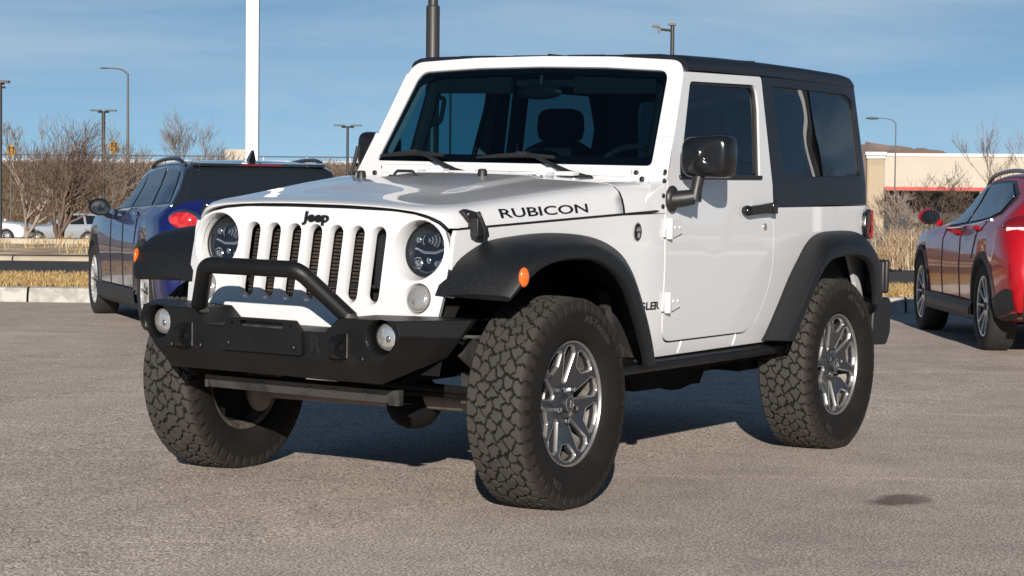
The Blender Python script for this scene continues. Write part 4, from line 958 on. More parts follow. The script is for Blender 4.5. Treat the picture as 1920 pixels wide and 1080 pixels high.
conc = mat('concrete_kerb', (.30, .29, .26), .9, spec=.2, noise=(7, (.44, .425, .385), .42, .58, 9), bump=(30, .3, .004))
conc2 = mat('warm_concrete', (.34, .29, .215), .9, spec=.2, noise=(2, (.45, .39, .30), .42, .62, 6))
def kerb(df, z0, h, wd, m_, l0=-60, l1=60, joint=3.0, seg=None, lean=.05):
    mb = MB(); l = l0
    while l < l1:
        a, b_ = l+.012, min(l+joint, l1)-.012
        if True:
            sec = [(0, z0-.04), (lean*.4, z0+h*.6), (lean, z0+h*.93), (lean+.025, z0+h), (wd, z0+h), (wd, z0-.04)]
            mb.loft([[LD(q, df(q)+d, z) for d, z in sec] for q in (a, b_)], closed=True, capa=True, capb=True)
        l += joint
    return mb
tag(kerb(Dcurb, 0, .155, .20, conc, joint=3.05).build('kerb', conc), kind='structure')
tag(kerb(Droad, 0, .085, .30, conc2, -66, 66, 3.6).build('kerb', conc2), kind='structure')
tag(kerb(Dk2, .08, .11, .30, conc2, -66, 66, 5.0).build('kerb', conc2), kind='structure')
mb = MB(); Lr = list(np.arange(-70, 71, 5)); mb.loft([[LD(l, Dverge(l)+.15, .008) for l in Lr], [LD(l, Droad(l)+.05, .008) for l in Lr]])
tag(mb.build('road', RD), kind='structure')
# verge soil, strip beyond the road
soil = mat('straw_soil', (.24, .165, .08), .95, spec=.1, noise=(1.2, (.33, .235, .12), .4, .65, 8))
mb = MB(); mb.loft([[LD(l, Dcurb(l)+.18, .135) for l in LL if Dverge(l) > Dcurb(l)+1], [LD(l, Dverge(l)-.05, .13) for l in LL if Dverge(l) > Dcurb(l)+1], [LD(l, Dverge(l)+.25, .0) for l in LL if Dverge(l) > Dcurb(l)+1]])
tag(mb.build('verge', soil), kind='structure')
strip = mat('dry_planting_strip', (.36, .27, .17), .95, spec=.1, noise=(1.1, (.75, .60, .42), .40, .62, 9))
mb = MB(); mb.loft([[LD(l, Droad(l)+.28, .10) for l in Lr], [LD(l, Droad(l)+3, .12) for l in Lr], [LD(l, Dk2(l)-2, .07) for l in Lr], [LD(l, Dk2(l)+.05, .08) for l in Lr]])
tag(mb.build('planting_strip', strip), kind='structure')
mb = MB(); mb.loft([[LD(l, Dk2(l)+.28, .20-.0) for l in Lr], [LD(l, Dk2(l)+4, .10) for l in Lr], [LD(l, Dk2(l)+9, -.4) for l in Lr]])
tag(mb.build('far_verge', strip), kind='structure')

def blades(pts, hgt, wid, lean, name, mats, rs):
    """many thin bent blades as one mesh; pts (n,3)"""
    n = len(pts); a = rs.uniform(0, 2*math.pi, n); h = hgt*rs.uniform(.5, 1.15, n); w_ = wid*rs.uniform(.6, 1.3, n)
    ux, uy = np.cos(a), np.sin(a); la = rs.uniform(0, 2*math.pi, n); lm = h*lean*rs.uniform(.2, 1, n); lx, ly = np.cos(la)*lm, np.sin(la)*lm
    P = np.asarray(pts)
    v0 = P+np.stack([ux*w_, uy*w_, 0*a], -1); v1 = P-np.stack([ux*w_, uy*w_, 0*a], -1)
    mid = P+np.stack([lx*.35, ly*.35, h*.6], -1); v2 = mid-np.stack([ux*w_, uy*w_, 0*a], -1)*.7; v3 = mid+np.stack([ux*w_, uy*w_, 0*a], -1)*.7
    v4 = P+np.stack([lx, ly, h], -1)
    V = np.stack([v0, v1, v2, v3, v4], 1).reshape(-1, 3); i = np.arange(n)[:, None]*5
    q = np.concatenate([i, i+1, i+2, i+3], 1); t = np.concatenate([i+3, i+2, i+4], 1)
    me = bpy.data.meshes.new(name); me.vertices.add(len(V)); me.vertices.foreach_set('co', V.ravel())
    lp = np.concatenate([q.ravel(), t.ravel()]).astype(np.int32); me.loops.add(len(lp)); me.loops.foreach_set('vertex_index', lp)
    ls = np.concatenate([np.arange(n)*4, 4*n+np.arange(n)*3]).astype(np.int32); lt = np.concatenate([np.full(n, 4), np.full(n, 3)]).astype(np.int32)
    me.polygons.add(2*n); me.polygons.foreach_set('loop_start', ls); me.polygons.foreach_set('loop_total', lt)
    mi = rs.integers(0, len(mats), n); me.polygons.foreach_set('material_index', np.concatenate([mi, mi]).astype(np.int32))
    me.update()
    for m_ in mats: me.materials.append(m_)
    o = bpy.data.objects.new(name, me); COL.objects.link(o); return o
straw = [mat('straw_%s' % k, c, .8, spec=.2) for k, c in (('gold', (.40, .27, .105)), ('pale', (.50, .38, .20)), ('brown', (.24, .155, .07)), ('ochre', (.33, .21, .075)))]
rs = np.random.default_rng(5)
def scatter(n, l0, l1, d0, d1, z, keep=None):
    l = rs.uniform(l0, l1, n); t = rs.uniform(0, 1, n); d = np.array([d0(x) for x in l])*(1-t)+np.array([d1(x) for x in l])*t
    P = C0+np.outer(l, RT)+np.outer(d, FW); P[:, 2] = z
    if keep is not None: P = P[keep(l, d)]
    return P
P = scatter(64000, -13, 6.5, lambda l: Dcurb(l)+.22, lambda l: Dverge(l)-.05, .13, lambda l, d: (d < Dverge(l)) & (d > Dcurb(l)))
tag(blades(P, .085, .006, .9, 'verge_grass', straw, rs), 'dry golden mown grass on the verge behind the kerb', 'grass', kind='stuff')
# dry tufts beyond the road
pts = []
for _ in range(260):
    l = rs.uniform(-30, 12); d = lerp(Droad(l)+.5, Dk2(l)+2.5, rs.uniform()); k = int(rs.integers(12, 42)); p = np.array(LD(l, d, .08)); r0 = rs.uniform(.05, .22)
    pts.append(p+np.stack([rs.normal(0, r0, k), rs.normal(0, r0, k), np.zeros(k)], -1))
tag(blades(np.concatenate(pts), .22, .009, 1.0, 'dry_tufts', straw[1:]+[straw[1]], rs), 'sparse dry tufts on the planting strip beyond the road', 'grass', kind='stuff')

# -------- bare trees and shrubs
bark = [mat('bark_%s' % k, c, .9, spec=.15, noise=(3, c2, .4, .7)) for k, c, c2 in (('grey', (.20, .155, .125), (.29, .23, .19)), ('brown', (.13, .09, .068), (.20, .145, .11)), ('pale', (.31, .245, .20), (.40, .325, .27)))]
def tree_segs(rg, h, spread, levels, trunk, r0, nb=(3, 4), up=.25, ang=(18, 42), minr=.006, shrink=(.62, .82)):
    """list of (points, radii) for each limb, by level"""
    out = {k: [] for k in range(levels+1)}
    def grow(p, d, ln, r, lv):
        n = 4 if lv < 3 else 3; P = [p]; R = [r]; dd = d
        for i in range(n):
            dd = (dd + Vector((rg.normal(0, .10), rg.normal(0, .10), rg.normal(0, .06)+up*.12))).normalized(); P.append(P[-1]+dd*(ln/n)); R.append(max(minr, r*(1-(i+1)/n*(.42 if lv < levels else .7))))
        out[lv].append((P, R))
        if lv == levels: return
        k = int(rg.integers(nb[0], nb[1]+1))
        for i in range(k):
            t = 1.0 if i == 0 else rg.uniform(.35, .98)
            idx = min(int(t*n), n-1); f = t*n-idx; q = P[idx].lerp(P[idx+1], f); rr = max(minr, lerp(R[idx], R[idx+1], f)*(.88 if i == 0 else .70))
            a = rg.uniform(0, 2*math.pi); tilt = R_(rg.uniform(*ang))*(.45 if i == 0 else 1)*spread
            u = dd.cross(Vector((math.cos(a), math.sin(a), .3))).normalized()
            nd = (Matrix.Rotation(tilt, 3, u) @ dd); nd.z += up*.35; nd.normalize()
            grow(q, nd, ln*rg.uniform(*shrink), rr, lv+1)
    grow(Vector((0, 0, 0)), Vector((rg.normal(0, .04), rg.normal(0, .04), 1)).normalized(), trunk, r0, 0)
    zmax = max(p.z for k in out for P, R in out[k] for p in P); s = h/zmax
    return {k: [([p*s for p in P], R) for P, R in v] for k, v in out.items()}
def seg_mesh(limbs, name, m_, parent, n=3):
    V = []; F = []
    for P, R in limbs:
        t = (P[-1]-P[0]).normalized(); u = t.cross(Vector((.3, .8, .52))).normalized(); w_ = t.cross(u); o = len(V)
        for p, r in zip(P, R):
            for j in range(n):
                a = 2*math.pi*j/n; q = p+(u*math.cos(a)+w_*math.sin(a))*r; V.append((q.x, q.y, q.z))
        for i in range(len(P)-1):
            for j in range(n): F.append((o+i*n+j, o+i*n+(j+1) % n, o+(i+1)*n+(j+1) % n, o+(i+1)*n+j))
    me = bpy.data.meshes.new(name); me.from_pydata(V, [], F); me.polygons.foreach_set('use_smooth', [True]*len(F)); me.materials.append(m_)
    o = bpy.data.objects.new(name, me); COL.objects.link(o); o.parent = parent; return o
def bare_tree(name, label, loc, h, seed, levels=6, trunk=1.3, r0=.14, spread=1.0, mi=0, group=None, cat='tree', mi2=None, **k):
    rg = np.random.default_rng(seed); t = thing(name, label, cat, loc, group=group)
    sg = tree_segs(rg, h, spread, levels, trunk, r0, **k)
    if cat == 'tree':
        seg_mesh(sg[0], 'trunk', bark[mi], t, 8); seg_mesh(sum([sg[q] for q in range(1, 3)], []), 'limbs', bark[mi], t, 5)
        seg_mesh(sum([sg[q] for q in range(3, levels+1)], []), 'crown', bark[mi if mi2 is None else mi2], t, 3)
    else:
        seg_mesh(sum([sg[q] for q in range(0, 3)], []), 'stem', bark[mi], t, 4); seg_mesh(sum([sg[q] for q in range(3, levels+1)], []), 'twigs', bark[mi if mi2 is None else mi2], t, 3)
    return t
def at(u, v, D):
    p = ray_at(u, v, D); l, d = LDof(p); return (float(p[0]), float(p[1]), terr(l, d)-.03)
def hof(u, vtop, D):
    b_ = at(u, vtop, D); return float(ray_at(u, vtop, D)[2])-b_[2]
gt = 'bare trees beyond the road'
bare_tree('bare_tree', 'bare pale grey tree with the thinner trunk, the one nearest the left edge', at(45, 440, 84), hof(45, 212, 84), 11, 6, 1.3, .12, 1.0, 2, gt, nb=(2, 4), minr=.0075, mi2=0, up=.32)
bare_tree('bare_tree', 'wide bare tree with a thick low-forking trunk left of the dark blue car', at(112, 440, 80), hof(112, 208, 80), 77, 6, .9, .19, 1.2, 1, gt, nb=(2, 4), mi2=1, minr=.0062, shrink=(.68, .90), up=.22)
bare_tree('bare_tree', 'slender bare tree between yellow sign and curved street lamp', at(190, 430, 90), hof(190, 222, 90), 35, 6, 1.2, .12, 1.25, 1, gt, nb=(2, 4), mi2=0, minr=.0075, shrink=(.66, .88))
bare_tree('bare_tree', 'tall bare fan tree rising behind the dark roof of the blue car', at(366, 400, 150), hof(366, 200, 150), 8, 6, 1.9, .16, .85, 0, gt, nb=(2, 4), minr=.0095, mi2=0, shrink=(.66, .88))
bare_tree('bare_tree', 'low bare tree seen between the blue car roof and the white vehicle', at(640, 400, 150), hof(640, 290, 150), 5, 6, 1.4, .13, 1.2, 0, gt, nb=(3, 4), minr=.011)
bare_tree('bare_tree', 'tall pale bare tree at the right edge above the red car', at(1900, 430, 100), hof(1900, 205, 100), 41, 6, 2.0, .13, .8, 2, gt, nb=(2, 4), minr=.007, mi2=0, shrink=(.66, .88))
gs = 'bare shrubs before the store'
bare_tree('bare_shrub', 'bare spreading shrub in front of the beige store wall', at(1752, 440, 88), hof(1752, 300, 88), 52, 6, .5, .08, 1.5, 1, gs, 'shrub', nb=(2, 4), mi2=1, minr=.006, shrink=(.68, .88))
bare_tree('bare_shrub', 'bare shrub behind the roof of the red car', at(1835, 440, 92), hof(1835, 292, 92), 53, 6, .6, .08, 1.5, 1, gs, 'shrub', nb=(2, 4), mi2=1, minr=.006, shrink=(.68, .88))
bare_tree('bare_shrub', 'thin bare shrub beside the tan store pilaster', at(1668, 440, 84), hof(1668, 345, 84), 54, 6, .6, .06, 1.1, 0, gs, 'shrub', nb=(3, 4), mi2=2)
# trees and posts off to the right that the side windows mirror
for k, (l, d, h, sd) in enumerate(((34.6, 33.4, 6.9, 61), (35.6, 30.2, 7.0, 62), (33.2, 31.2, 6.7, 63))): bare_tree('bare_tree', ['bare tree mirrored low in the rear side window', 'taller bare tree mirrored in the dark side glass', 'small bare tree mirrored behind the door mirror'][k], LD(l, d, -.03), h, sd, 6, 1.2, .12, 1.2, 1, 'trees mirrored in the side windows', nb=(3, 4))
# tan ornamental grass clump by the planting strip at right
def clump(label, loc, n, h, r, seed, mats, name='grass_clump', grp='clumps of tall dry grass'):
    g = np.random.default_rng(seed); p = np.stack([g.normal(0, r, n), g.normal(0, r, n), np.zeros(n)], -1)
    o = blades(p, h, .006, .9, name, mats, g); o.location = loc; return tag(o, label, 'grass', grp)
tan = [mat('dry_leaf_%s' % k, c, .85, spec=.15) for k, c in (('tan', (.42, .30, .19)), ('rust', (.30, .19, .11)), ('cream', (.55, .44, .30)))]
p = ray_at(1690, 480, 36); clump('tall tan grass clump right of the white vehicle, in front of the dark store opening', (p[0], p[1], .06), 800, .66, .24, 1, tan)
p = ray_at(1662, 490, 35); clump('shorter dry grass clump half hidden behind the tail of the white vehicle', (p[0], p[1], .06), 400, .40, .18, 2, tan)
p = ray_at(1722, 490, 36); clump('low dry grass clump left of the front wheel of the red car', (p[0], p[1], .06), 350, .42, .2, 3, tan)
# dry brush that covers the embankment
pts = []; g = np.random.default_rng(9)
for _ in range(4200):
    l = g.uniform(-62, 8); u_ = g.uniform(156, 191); d = u_-.06*l; z = terr(l, d)
    if g.uniform() > sstep(14, -4, l)*.9+.1: continue
    k = int(g.integers(26, 60)); p = np.array(LD(l, d, z)); r0 = g.uniform(.2, .8); s_ = g.uniform(.5, 1.3)
    q = p+np.stack([g.normal(0, r0, k), g.normal(0, r0, k), np.abs(g.normal(0, .16, k))*s_], -1); pts.append(q)
brush = [mat('brush_%s' % k, c, .9, spec=.1) for k, c in (('straw', (.19, .135, .085)), ('brown', (.125, .082, .055)), ('dark', (.06, .042, .03)), ('tan', (.24, .175, .115)))]
tag(blades(np.concatenate(pts), .42, .026, 1.4, 'embankment_brush', brush, g), 'dry brown brush covering the embankment at left', 'brush', kind='stuff')

# -------- posts, lamps, signs
pm = mat('dark_pole_paint', (.030, .028, .028), .45); pgrey = mat('weathered_pole', (.10, .095, .095), .5)
def pole(t, h, r, m_, r1=None, base=True):
    mb = MB(); mb.lathe([(r*1.0, 0), (r1 or r, h), (.001, h)], 14)
    if base: mb.lathe([(r*2.2, 0), (r*2.2, .05), (r*1.3, .12), (r, .16)], 14)
    return mb.build('post', m_, t)
def place(name, label, cat, u, vtop, D, group=None):
    b_ = at(u, vtop, D); 
    L_, D_ = LDof(b_)
    if D_ < Dcurb(L_): b_ = (b_[0], b_[1], 0)
    t = thing(name, label, cat, b_, math.atan2(RT[1], RT[0]), group); return t, float(ray_at(u, vtop, D)[2])-b_[2]
def lamp_double(label, u, vtop, D, r=.09, arm=.75, heads=(-1, 1), name='lot_lamp', grp='parking lot lamps', low=0):
    t, h = place(name, label, 'street lamp', u, vtop, D, grp); pole(t, h-.12, r, pm)
    mb = MB(); mb.tube([(-arm*.55 if -1 in heads else 0, 0, h-.15), (arm*.55 if 1 in heads else 0, 0, h-.15)], .05, 8)
    mb.build('arm', pm, t)
    for s in heads:
        mb = MB(); x = s*arm*.75; mb.prism(fillet([(x-.32, h-.10), (x-.30, h-.02), (x+.30, h-.02), (x+.32, h-.10)], .03, 3), -.16, .16, lambda a, z, q: (a, q, z)); mb.build('lamp_head', pm, t, bevel=(.02, 2))
    return t
lamp_double('dark lot lamp with two level heads behind the yellow sign at left', 194, 205, 120, .10, .55)
lamp_double('dark twin-head lot lamp beside the mirror of the white vehicle', 652, 233, 120, .07, .62)
# single-head lamp at the left edge, with a camera bracket
t, h = place('lot_lamp', 'dark lot lamp cut by the left edge of the photo', 'street lamp', 0, 150, 60, 'parking lot lamps'); pole(t, h-.1, .06, pm); mb = MB(); mb.tube([(0, 0, h-.10), (.12, 0, h-.10)], .03, 8); mb.tube([(-.2, 0, h-.2), (.15, 0, h-.2)], .03, 8); mb.build('arm', pm, t); mb = MB(); mb.prism(fillet([(.02, h-.08), (.03, h-.01), (.25, h-.01), (.26, h-.08)], .02, 3), -.12, .12, lambda a, z, q: (a, q, z)); mb.build('lamp_head', pm, t)
# lamp behind the roof, two unequal heads
t, h = place('lot_lamp', 'dark lot lamp with stepped heads above the black hardtop', 'street lamp', 1261, 44, 60, 'parking lot lamps'); pole(t, h-.02, .055, pm)
mb = MB(); mb.tube([(-.34, 0, h-.16), (0, 0, h-.20)], .035, 8); mb.tube([(-.02, 0, h-.03), (.10, 0, h-.03)], .03, 8); mb.build('arm', pm, t)
mb = MB(); mb.prism(fillet([(-.56, h-.10), (-.55, h-.04), (-.36, h-.04), (-.34, h-.12)], .02, 3), -.1, .1, lambda a, z, q: (a, q, z)); mb.build('lamp_head', pm, t)
mb = MB(); mb.prism(fillet([(-.12, h-.05), (-.11, h+.01), (.10, h+.01), (.11, h-.05)], .02, 3), -.1, .1, lambda a, z, q: (a, q, z)); mb.build('lamp_head', pm, t)
mb = MB(); mb.box((-.40, -.05, h-.27), (-.33, .05, h-.12)); mb.build('sensor_box', pm, t)
# curved street lamps
def street(label, u, vtop, D, reach, drop, r=.09):
    t, h = place('street_lamp', label, 'street lamp', u, vtop, D, 'curved street lamps'); pole(t, h-drop, r, pgrey, r*.6)
    mb = MB(); P = crom([(0, 0, h-drop-.05), (-.25*reach, 0, h-drop*.35), (-.6*reach, 0, h-drop*.05), (-reach, 0, h)], 6); mb.tube(P, list(np.linspace(r*.55, r*.35, len(P))), 8); mb.build('arm', pgrey, t)
    mb = MB(); mb.ell((-reach-.25, 0, h-.01), (.42, .16, .075)); mb.build('lamp_head', pgrey, t); return t
street('tall street lamp with a curved arm left of the white sign post', 240, 128, 197, 1.9, .5, .15)
street('street lamp with a curved arm above the tan store corner', 1680, 222, 130, 1.15, .25, .055)
# white pylon
t, h = place('sign_post', 'tall white square post rising behind the dark blue car', 'post', 475, -140, 62); wp = mat('white_sheet_metal', (.82, .81, .79), .45)
mb = MB(); mb.box((-.178, -.15, 0), (.178, .15, h)); mb.build('post', wp, t, bevel=(.012, 2))
mb = MB(); mb.box((-.184, -.14, 0), (-.1785, .14, h)); mb.build('side_trim', pm, t); mb = MB(); mb.box((-.3, -.28, 0), (.3, .28, .25)); mb.build('footing', conc, t, bevel=(.02, 2))
# black pole right behind the vehicle
t, h = place('light_pole', 'thick black stepped pole rising behind the windscreen of the white vehicle', 'pole', 812, 13, 21); mb = MB(); mb.lathe([(.066, 0), (.066, h), (.060, h+.012), (.048, h+.015), (.046, h+3.2), (.001, h+3.2)], 20); mb.build('post', pm, t, ang=50)
mb = MB(); mb.lathe([(.20, 0), (.20, .5), (.17, .55), (.066, .56)], 20); mb.build('footing', conc, t)
mb = MB(); mb.tube([(-.5, 0, h+3.1), (.5, 0, h+3.1)], .04, 8); mb.box((-.8, -.15, h+3.05), (-.4, .15, h+3.15)); mb.box((.4, -.15, h+3.05), (.8, .15, h+3.15)); mb.build('lamp_head', pm, t)
t, h = place('thin_pole', 'thin dark pole seen only through the windscreen and side window', 'pole', 845, 150, 60); pole(t, h, .03, pm)
# white and dark posts mirrored in the quarter window
t = thing('sign_post', 'white post mirrored as a wavy line in the rear side window', 'post', LD(11.15, 16.55, 0), .5); mb = MB(); mb.box((-.07, -.07, 0), (.07, .07, 8)); mb.build('post', wp, t, bevel=(.01, 2)); mb = MB(); mb.box((-.3, -.3, 0), (.3, .3, .2)); mb.build('footing', conc, t)
t = thing('light_pole', 'dark post mirrored beside the white one in the rear side window', 'pole', LD(11.45, 16.9, 0)); pole(t, 8, .075, pm)
# yellow diamond signs
ym = mat('sign_yellow', (.60, .31, .02), .5)
def ysign(label, u, v, D, w_, hh, yaw):
    t, h = place('warning_sign', label, 'sign', u, v-hh*.5, D, 'yellow diamond signs'); t.rotation_euler.z += yaw; s = D/FPX; hw_ = hh*s/2; pole(t, h-hw_*1.2, .035, pgrey, base=False)
    mb = MB(); mb.prism(fillet([(0, h-2*hw_), (hw_, h-hw_), (0, h), (-hw_, h-hw_)], .06, 3), -.06, -.045, lambda a, z, q: (a, q, z)); pn = mb.build('sign_panel', ym, t)
    mb = MB()
    for sx_ in (-1, 1): mb.box((sx_*hw_*.33-.05, -.068, h-hw_*1.45), (sx_*hw_*.33+.05, -.062, h-hw_*.60)); mb.prism([(sx_*hw_*.33-.16, h-hw_*(.62)), (sx_*hw_*.33+.16, h-hw_*.62), (sx_*hw_*.33, h-hw_*.40)], -.068, -.062, lambda a, z, q: (a, q, z))
    mb.build('arrow_symbol', MT['ink'], pn)
ysign('yellow diamond warning sign at the far left edge, among bare branches', 20, 283, 140, 13, 27, R_(52)); ysign('yellow diamond warning sign left of the curved street lamp', 212, 276, 118, 15, 31, R_(54))
# guard rail along the top of the embankment
galv = mat('galvanised_rail', (.42, .44, .47), .5, .5)
t = thing('guard_rail', 'long grey guard rail along the top of the embankment', 'guard rail', LD(-20, 200, terr(-20, 200)))
Lg = list(np.arange(-75, 24, 2.0)); b0 = Vector(LD(-20, 200, terr(-20, 200)))
def gp(l, z): p = LD(l, 199-.06*l, 0); return (p[0]-b0.x, p[1]-b0.y, float(z))
zt = 3.52-b0.z
mb = MB(); mb.tube([gp(l, zt+1.15) for l in Lg], .07, 6); mb.build('top_rail', pgrey, t)
mb = MB(); mb.loft([[gp(l, zt+z) for l in Lg] for z in (.38, .40, .70, .80)]); mb.build('concrete_barrier', mat('pale_barrier', (.42, .43, .45), .8), t)
for k, l in enumerate(Lg[::2]): mb = MB(); mb.tube([gp(l, zt-.3), gp(l, zt+1.15)], .06, 6); mb.build('rail_post', galv, t)

# -------- store at right, hills
tanw = mat('beige_stucco', (.45, .40, .33), .9, noise=(.8, (.48, .43, .36), .4, .65), bump=(40, .2, .01)); tanp = mat('tan_stucco', (.34, .27, .185), .9); cor = mat('white_cornice', (.60, .59, .57), .7); redb = mat('red_fascia', (.50, .025, .018), .5); glz = mat('dark_shopfront', (.012, .011, .012), .25)
Db = 150; p0 = at(1628, 440, Db); st = thing('store_building', 'long beige store with tan corner pilaster, white cornice and red band over a dark opening', 'building', p0, math.atan2(RT[1], RT[0])+R_(-9))
zz = lambda v: float(ray_at(1640, v, Db)[2])-p0[2]
s_ = Db/FPX
ztop_, zred, zr2, zcor = zz(293), zz(350), zz(357), zz(283)
mb = MB(); mb.box((28*s_, 0, zr2+.01), (26, 18, ztop_)); mb.box((28*s_, 5, -.3), (26, 18, zr2)); wl = mb.build('wall', tanw, st)
mb = MB(); mb.box((28*s_, -.08, ztop_), (26, .5, ztop_+.22)); mb.build('cornice', cor, wl)
mb = MB(); mb.box((-4*s_, -.5, -.3), (27.5*s_, 6, zz(298))); pl_ = mb.build('pilaster', tanp, st)
mb = MB(); mb.box((-2*s_, -.56, zz(440)), (27*s_, -.505, zz(310))); mb.build('pilaster_panel', mat('tan_panel', (.38, .305, .21), .9), pl_)
mb = MB(); mb.box((-8*s_, -.7, zz(292)), (32*s_, 6.2, zz(285))); mb.box((-6*s_, -.6, zz(298)), (30*s_, 6.1, zz(292))); mb.build('cornice', cor, pl_, bevel=(.05, 2))
mb = MB(); mb.box((28*s_, -.06, zred-.22), (26, .3, zred)); mb.build('red_band', redb, st)
mb = MB(); mb.box((30*s_, 4.9, 0), (26, 4.96, zr2-.2)); sf = mb.build('shopfront', glz, st)
for x in np.arange(2, 25, 2.4): mb = MB(); mb.box((x, 4.82, 0), (x+.1, 4.89, zr2-.3)); mb.build('window_mullion', mat('bronze_mullion', (.06, .05, .045), .5) if x == 2 else bpy.data.materials['bronze_mullion'], sf)
for x in (7.5, 15, 22): mb = MB(); mb.box((x, .1, -.3), (x+.7, .8, zr2)); mb.build('column', tanp, st)
mb = MB(); xsu = list(np.arange(1000, 2300, 12)); g = np.random.default_rng(4)
hp_ = [(1000, 345), (1300, 330), (1500, 290), (1600, 272), (1625, 269), (1665, 270), (1700, 276), (1722, 281), (1745, 278), (1765, 283), (1790, 297), (1815, 301), (1840, 296), (1865, 301), (1920, 304), (2000, 295), (2120, 315), (2300, 345)]
rows = []
for k, dd in enumerate(np.linspace(0, 1, 9)):
    row = []
    for q in xsu:
        v = interp(q, [p[0] for p in hp_], [p[1] for p in hp_]); D = 2600+dd*900; pz = float(ray_at(q, v, 3500)[2]); p = ray_at(q, v, D)
        row.append((float(p[0]), float(p[1]), -8+(pz+8)*(dd**.8)*(1+(g.normal(0, .06) if 0 < k < 8 else g.normal(0, .012)))))
    rows.append(row)
mb.loft(rows); tag(mb.build('hills', mat('brown_hills', (.33, .235, .205), .95, spec=.05, noise=(.004, (.41, .30, .25), .4, .65, 8)), ang=80), kind='structure')
# little beige roof sign far behind the post
t, h = place('distant_sign', 'small beige sign board just left of the tall white post', 'sign', 441, 280, 190); mb = MB(); mb.box((-.9, -.15, h-1.3), (.9, .15, h)); mb.build('sign_board', tanw, t, bevel=(.03, 2)); mb = MB(); mb.box((-.25, -.2, h-1.1), (-.1, -.16, h-.2)); mb.build('board_mark', tanp, t); pole(t, h-1.3, .12, pgrey)
